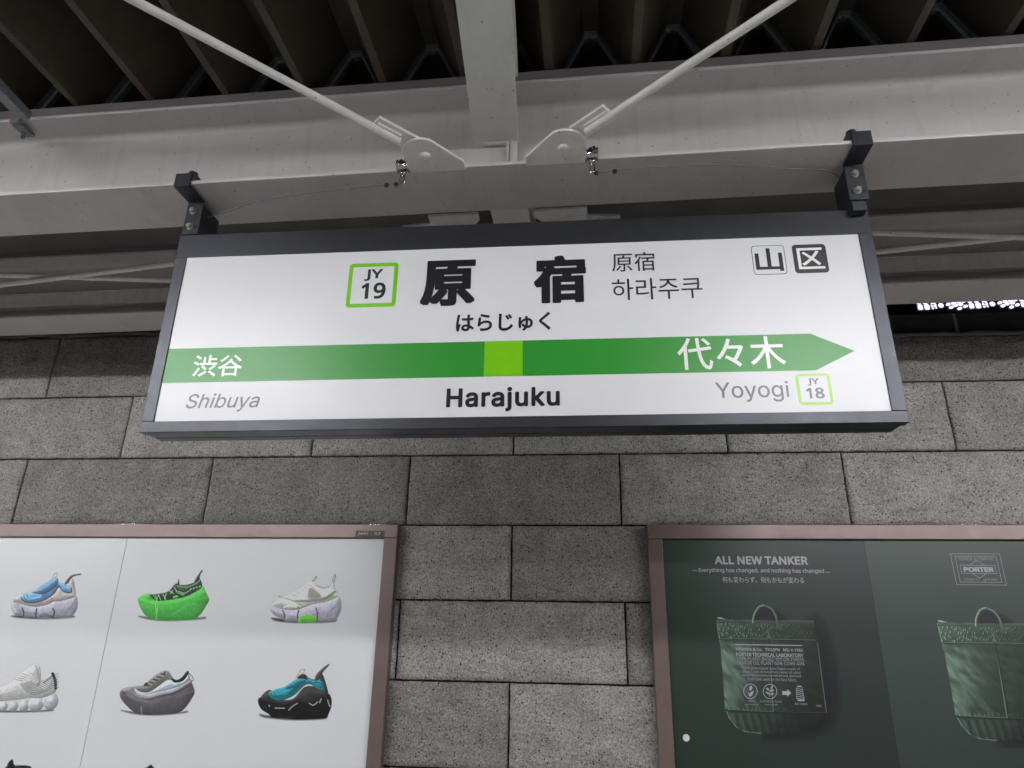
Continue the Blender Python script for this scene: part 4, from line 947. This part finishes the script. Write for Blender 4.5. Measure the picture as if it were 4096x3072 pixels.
sheet1 = sheet_paint(fw+.0006, seam2-.0005, fn1, 'poster_sheet'); sheet2 = sheet_paint(seam2+.0005, wr-fw-.0006, fn2, 'poster_sheet')

def bag(lift):
    p = Paint(770, 190, 1930, 1420, 3.6)
    def L(c, k=1.): return tuple(np.clip(np.array(c)*lift*k, 0, 255))
    p.fill([(1640, 390), (1760, 420), (1850, 800), (1860, 1150), (1760, 1320), (1500, 1390), (1250, 1380), (1400, 1300), (1680, 1200)], L((27, 26, 34)), 120, .75)
    p.fill([(1150, 370), (1170, 280), (1232, 228), (1310, 260), (1420, 330), (1440, 380), (1330, 380)], L((32, 28, 38)), 50, .8)
    body = p.fill([(809, 350), (1240, 352), (1672, 358), (1690, 500), (1735, 800), (1784, 1165), (1770, 1240), (1700, 1320), (1550, 1356), (1200, 1357), (1060, 1340), (980, 1296), (922, 1222), (884, 1135), (868, 900), (845, 600), (815, 420)], L((46, 60, 52)), 5, 1, False)
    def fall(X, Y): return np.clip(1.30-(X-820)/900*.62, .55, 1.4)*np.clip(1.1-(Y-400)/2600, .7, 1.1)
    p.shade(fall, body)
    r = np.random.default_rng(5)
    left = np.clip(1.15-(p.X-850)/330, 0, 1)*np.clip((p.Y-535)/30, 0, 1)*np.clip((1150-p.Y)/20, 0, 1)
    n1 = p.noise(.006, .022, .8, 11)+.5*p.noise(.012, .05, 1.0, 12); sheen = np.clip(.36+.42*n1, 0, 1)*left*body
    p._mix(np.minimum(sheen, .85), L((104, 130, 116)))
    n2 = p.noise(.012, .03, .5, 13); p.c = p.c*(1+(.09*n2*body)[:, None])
    p.fill([(935, 930), (985, 850), (1020, 960), (1000, 1090), (930, 1100)], L((98, 124, 110)), 90, .55, True, body)
    p.c = np.clip(p.c, 0, 255)
    p.stroke([(832, 540), (850, 800), (872, 1060), (890, 1130)], 10, L((120, 156, 136)), 10, .8, body)
    p.stroke([(812, 352), (820, 440), (836, 530)], 10, L((128, 160, 140)), 8, .8, body)
    for row, (y0_, y1_) in enumerate(((385, 440), (462, 512))):      # gathered top band
        for k in range(46):
            x = 836+k*18.6+r.uniform(-5, 5); y = r.uniform(y0_, y1_); l_ = np.clip(1.25-(x-820)/1000, .5, 1.2)
            p.fill([(x-7, y+r.uniform(6, 16)), (x+r.uniform(-6, 6), y-r.uniform(10, 20)), (x+9, y+r.uniform(2, 14))], L((104, 128, 114), l_), 5, .85, False, body)
            p.fill([(x+4, y+12), (x+10, y-12), (x+15, y+10)], L((24, 32, 30)), 6, .8, False, body)
    p.stroke([(820, 368), (1240, 370), (1680, 378)], 14, L((54, 70, 60)), 6, .9, body)
    p.stroke([(832, 516), (1250, 518), (1698, 528)], 5, L((92, 116, 102)), 5, .9, body); p.stroke([(832, 524), (1250, 527), (1698, 536)], 6, L((22, 28, 27)), 5, .9, body)
    p.stroke([(1262, 440), (1276, 520), (1296, 850), (1312, 1160)], 7, L((104, 130, 114)), 4, .9, body); p.stroke([(1276, 520), (1306, 850), (1326, 1160)], 12, L((22, 28, 28)), 10, .9, body)
    p.stroke([(1704, 550), (1735, 800), (1782, 1165)], 6, L((116, 136, 124)), 4, .9)
    p.stroke([(886, 1138), (1100, 1150), (1310, 1160)], 5, L((104, 130, 116)), 4, .9, body); p.stroke([(1330, 1160), (1550, 1166), (1782, 1168)], 4, L((70, 86, 78)), 4, .9, body)
    p.stroke([(890, 1150), (1100, 1162), (1310, 1172), (1782, 1180)], 16, L((20, 26, 25)), 16, .8, body)
    for k in range(22): x = 920+k*40+r.uniform(-8, 8); p.fill([(x-8, 1146), (x, 1112+r.uniform(-8, 8)), (x+10, 1148)], L((86, 108, 96), np.clip(1.2-(x-900)/900, .4, 1.2)), 8, .7, False, body)
    for k in range(9):                        # folds of the round bottom
        x = 950+k*70; p.stroke([(x+r.uniform(-10, 10), 1190), (x+20, 1260), (x+30+r.uniform(-10, 30), 1340)], r.uniform(14, 34), L((78, 98, 88), np.clip(1.25-k*.12, .3, 1.2)), 34, .5, body)
        p.stroke([(x+36, 1190), (x+54, 1330)], 12, L((22, 28, 28)), 18, .6, body)
    p.stroke([(896, 1160), (930, 1228), (985, 1296), (1062, 1338), (1200, 1354)], 9, L((140, 172, 152)), 8, .85, body)
    for s in (0,):                            # handle
        p.stroke([(1132, 376), (1142, 310), (1180, 242), (1232, 222), (1290, 246), (1332, 310), (1346, 384)], 20, L((74, 96, 80)), 5)
        p.stroke([(1128, 372), (1138, 306), (1178, 236), (1230, 215)], 8, L((138, 168, 144)), 5); p.stroke([(1250, 226), (1300, 258), (1336, 320)], 4, L((104, 128, 112)), 4)
        p.fill([(1110, 380), (1158, 380), (1160, 430), (1115, 430)], L((56, 72, 62)), 5, .8, False); p.fill([(1336, 384), (1380, 384), (1388, 434), (1340, 430)], L((66, 80, 72)), 5, .8, False)
    p.stroke([(840, 343), (1120, 350)], 5, L((104, 112, 76)), 4); p.stroke([(1384, 354), (1672, 359)], 5, L((112, 118, 80)), 4)
    p.fill([(818, 325), (848, 328), (905, 344), (850, 342), (822, 336)], L((206, 204, 168)), 4, 1, False)
    p.fill([(1692, 1095), (1742, 1096), (1742, 1126), (1692, 1124)], L((70, 40, 34)), 3, .9, False); p.stroke([(1696, 1110), (1738, 1111)], 6, L((150, 130, 120)), 3)
    p.grain(2.5, body)
    lum = p.c.mean(1, keepdims=True); p.c = lum+(p.c-lum)*.8
    return p
def bgmix(p, fn, x0, x1, plane):
    """blend the soft shadow edges into the sheet's own colour"""
    q = plane.arr(p.X, p.Y); a = np.clip((q[:, 0]-x0)/(x1-x0), 0, 1); b = np.clip((q[:, 1]-fw)/(hr-2*fw), 0, 1)
    cols = np.array([fn(i, j) for i, j in zip(a, b)])*.74
    s = np.where(cols <= .0031308, cols*12.92, 1.055*np.clip(cols, 1e-6, 1)**(1/2.4)-.055)*255
    p.c = p.c*p.a[:, None]+s*(1-p.a[:, None]); p.a = np.where(p.a > .01, 1., 0.)
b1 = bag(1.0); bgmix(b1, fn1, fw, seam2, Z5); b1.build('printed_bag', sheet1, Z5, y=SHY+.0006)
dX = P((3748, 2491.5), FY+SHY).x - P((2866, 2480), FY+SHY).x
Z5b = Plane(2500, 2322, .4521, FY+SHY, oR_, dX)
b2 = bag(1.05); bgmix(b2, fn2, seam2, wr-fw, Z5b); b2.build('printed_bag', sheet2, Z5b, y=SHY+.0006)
S_P = print_mat('poster_white', (.42, .42, .46), .4); S_PD = print_mat('poster_grey', (.26, .26, .29), .4)
PY = SHY+.0001
def ptext(body, L, R, T, B, mat=S_P, bold=.012, plane=Z3, par=None, sans='humanist', name='lettering'): text(body, plane.box(L, R, T, B), mat, par or sheet1, name, bold, 0, PY, sans)
ptext('ALL NEW TANKER', (792, 485), (1618, 490), (1200, 449), (1200, 522), S_P, .032)
ptext('Everything has changed, and nothing has changed', (652, 578), (1762, 588), (1200, 556), (1200, 602), S_P, .014)
ptext('何も変わらず、何もかもが変わる', (862, 655), (1583, 658), (1220, 632), (1220, 685), S_P, .008)
ptext('YOSHIDA & Co.   TYO/JPN   MIL-Y-1962', (978, 1275), (1573, 1280), (1275, 1262), (1275, 1294), S_P, .016)
ptext('PORTER TECHNICAL LABORATORY', (983, 1320), (1577, 1325), (1280, 1306), (1280, 1338), S_P, .014)
ptext('100% PLANT-BASED NYLON FIBERS', (985, 1357), (1584, 1361), (1285, 1342), (1285, 1375), S_PD, .014)
ptext('CASTOR OIL PLANT 60% CORN 40%', (988, 1392), (1587, 1396), (1288, 1379), (1288, 1411), S_PD, .014)
for i, (s_, a, b) in enumerate((('100% plant-based nylon fabric made of', 1037, 1548), ('Sebacic acid derived from castor-oil plant', 1040, 1553), ('and Pentamethylenediamine derived', 1042, 1556), ('from corn used for the face fabric.', 1085, 1520))):
    y_ = 1444+i*31.5; ptext(s_, (a, y_), (b, y_+3), ((a+b)/2, y_-14), ((a+b)/2, y_+14), S_PD, .016)
ptext('CORN', (1087, 1068), (1147, 1068), (1117, 1060), (1117, 1076), S_PD, .016, Z5); ptext('approx.40%', (1060, 1098), (1178, 1098), (1117, 1090), (1117, 1106), S_PD, .014, Z5)
ptext('CASTOR OIL PLANT', (1192, 1070), (1390, 1072), (1290, 1061), (1290, 1080), S_PD, .016, Z5); ptext('approx.60%', (1235, 1100), (1350, 1100), (1290, 1091), (1290, 1109), S_PD, .014, Z5)
ptext('BIO YARNS', (1503, 1092), (1615, 1092), (1560, 1083), (1560, 1102), S_PD, .016, Z5)
def pflat(pts, plane, name, mat=S_P, par=None, y=PY):
    q = [plane(*a) for a in pts]; n = len(q); return MB().add([(a, y, b) for a, b in q], [tuple(range(n))]).build(name, mat, par or sheet1)
def pring(pts, wd, plane, name, mat=S_P, par=None, closed=True):
    q = [Vector(plane(*a)) for a in pts]; n = len(q); mb = MB(); m = n if closed else n-1
    v = []; f = []
    for i in range(n):
        a, b = q[(i-1) % n] if closed or i else q[i], q[(i+1) % n] if closed or i < n-1 else q[i]
        p0 = (q[i]-a).normalized() if (q[i]-a).length else (b-q[i]).normalized(); p1 = (b-q[i]).normalized() if (b-q[i]).length else p0
        n0 = Vector((-p0.y, p0.x)); n1 = Vector((-p1.y, p1.x)); mt = (n0+n1); mt = mt/max(mt.dot(n0), .3)
        v += [(q[i].x+mt.x*wd/2, PY, q[i].y+mt.y*wd/2), (q[i].x-mt.x*wd/2, PY, q[i].y-mt.y*wd/2)]
    for i in range(m): j = (i+1) % n; f.append((i*2, j*2, j*2+1, i*2+1))
    return mb.add(v, f).build(name, mat, par or sheet1)
pring([(597, 573), (637, 574)], .0018, Z3, 'rule_line', S_P, None, False); pring([(1776, 590), (1816, 591)], .0018, Z3, 'rule_line', S_P, None, False)
pring([(973, 1230), (1568, 1239)], .0032, Z3, 'rule_line', S_P, None, False)
pring(ell(1110, 980, 60, 64, 0, 28), .0022, Z5, 'icon_ring'); pring(ell(1283, 982, 60, 64, 0, 28), .0022, Z5, 'icon_ring')
pflat(spline([(1088, 985), (1100, 1000), (1120, 985), (1138, 975), (1130, 1005), (1112, 1024), (1098, 1020)], 4), Z5, 'corn_icon'); pflat(ell(1113, 952, 13, 22, .2, 14), Z5, 'corn_icon')
for cx, cy, rot in ((1264, 962, .7), (1300, 945, -1.1), (1262, 995, .5), (1302, 975, -.5), (1303, 1005, -.4)): pflat(ell(cx, cy, 18, 8, rot, 12), Z5, 'leaf_icon')
pring([(1276, 1028), (1282, 985), (1294, 955)], .0018, Z5, 'leaf_icon', S_P, None, False)
pflat([(1393, 978), (1436, 978), (1436, 962), (1471, 995), (1436, 1028), (1436, 1012), (1393, 1012)], Z5, 'arrow_icon')
pflat([(1523, 931), (1560, 932), (1562, 944), (1523, 943)], Z5, 'spool_icon'); pflat([(1527, 1052), (1588, 1054), (1589, 1067), (1528, 1066)], Z5, 'spool_icon')
for k in range(6): y_ = 956+k*17; pring([(1517+k, y_), (1572+k*3, y_+10)], .0020, Z5, 'spool_icon', S_P, None, False)
pring([(1516, 946), (1520, 1050)], .0016, Z5, 'spool_icon', S_P, None, False); pring([(1566, 946), (1586, 1052)], .0016, Z5, 'spool_icon', S_P, None, False)
# emblem on the second sheet, as upright rectangles
def rect_of(c):
    q = [Z6(*a) for a in c]; return (q[0][0]+q[3][0])/2, (q[1][0]+q[2][0])/2, (q[2][1]+q[3][1])/2, (q[0][1]+q[1][1])/2
class Loc:
    def __call__(s, x, y): return (x, y)
LOC = Loc()
def rring(c, wd):
    u0_, u1_, v0_, v1_ = rect_of(c); pring([(u0_, v0_), (u1_, v0_), (u1_, v1_), (u0_, v1_)], wd, LOC, 'emblem_line', S_PD, sheet2); return u0_, u1_, v0_, v1_
rring([(1562, 425), (1993, 430), (2062, 706), (1615, 698)], .0026); rring([(1603, 448), (1962, 450), (2020, 682), (1648, 675)], .0024)
e = rring([(1647, 527), (1955, 530), (1970, 603), (1660, 598)], .0026); cx = (e[0]+e[1])/2; hw_ = (e[1]-e[0])*.22
tv = Z6(1790, 488)[1]; bv = Z6(1822, 640)[1]
pring([(cx-hw_, e[3]), (cx, tv), (cx+hw_, e[3])], .0024, LOC, 'emblem_line', S_PD, sheet2, False); pring([(cx-hw_, e[2]), (cx, bv), (cx+hw_, e[2])], .0024, LOC, 'emblem_line', S_PD, sheet2, False)
def etext(body, L, R, T, B, bold, sans='humanist', mat=S_PD): text(body, Z6.box(L, R, T, B), mat, sheet2, 'lettering', bold, 0, PY, sans)
etext('YOSHIDA & COMPANY', (1628, 470), (1946, 473), (1785, 457), (1785, 486), .006); etext('TOKYO · JAPAN', (1680, 656), (1974, 659), (1825, 643), (1825, 673), .006)
etext('PORTER', (1678, 565), (1945, 567), (1805, 544), (1808, 588), .050, 'humanist', S_P)
# white magnet button on the glass
zM = Plane(2500, 2322, .4521, FY+SHY, oR_); mx_, mz_ = zM(541, 1392)
btn = thing('magnet_button', 'small round white magnet on the dark green poster', 'magnet', (pR0+mx_, FY+SHY-.0002, pLz0+H+mz_))
S_BTN = print_mat('button_white', (.75, .76, .78), .3)
MB().tube([(0, 0, 0), (0, -.004, 0), (0, -.005, 0)], [.0115, .0115, .0085], 24).build('button_disc', S_BTN, btn)
MB().tube([(0, .0, 0), (0, -.0008, 0)], [.0122, .0122], 24).build('button_rim', M['rod'], btn)
flush_text()
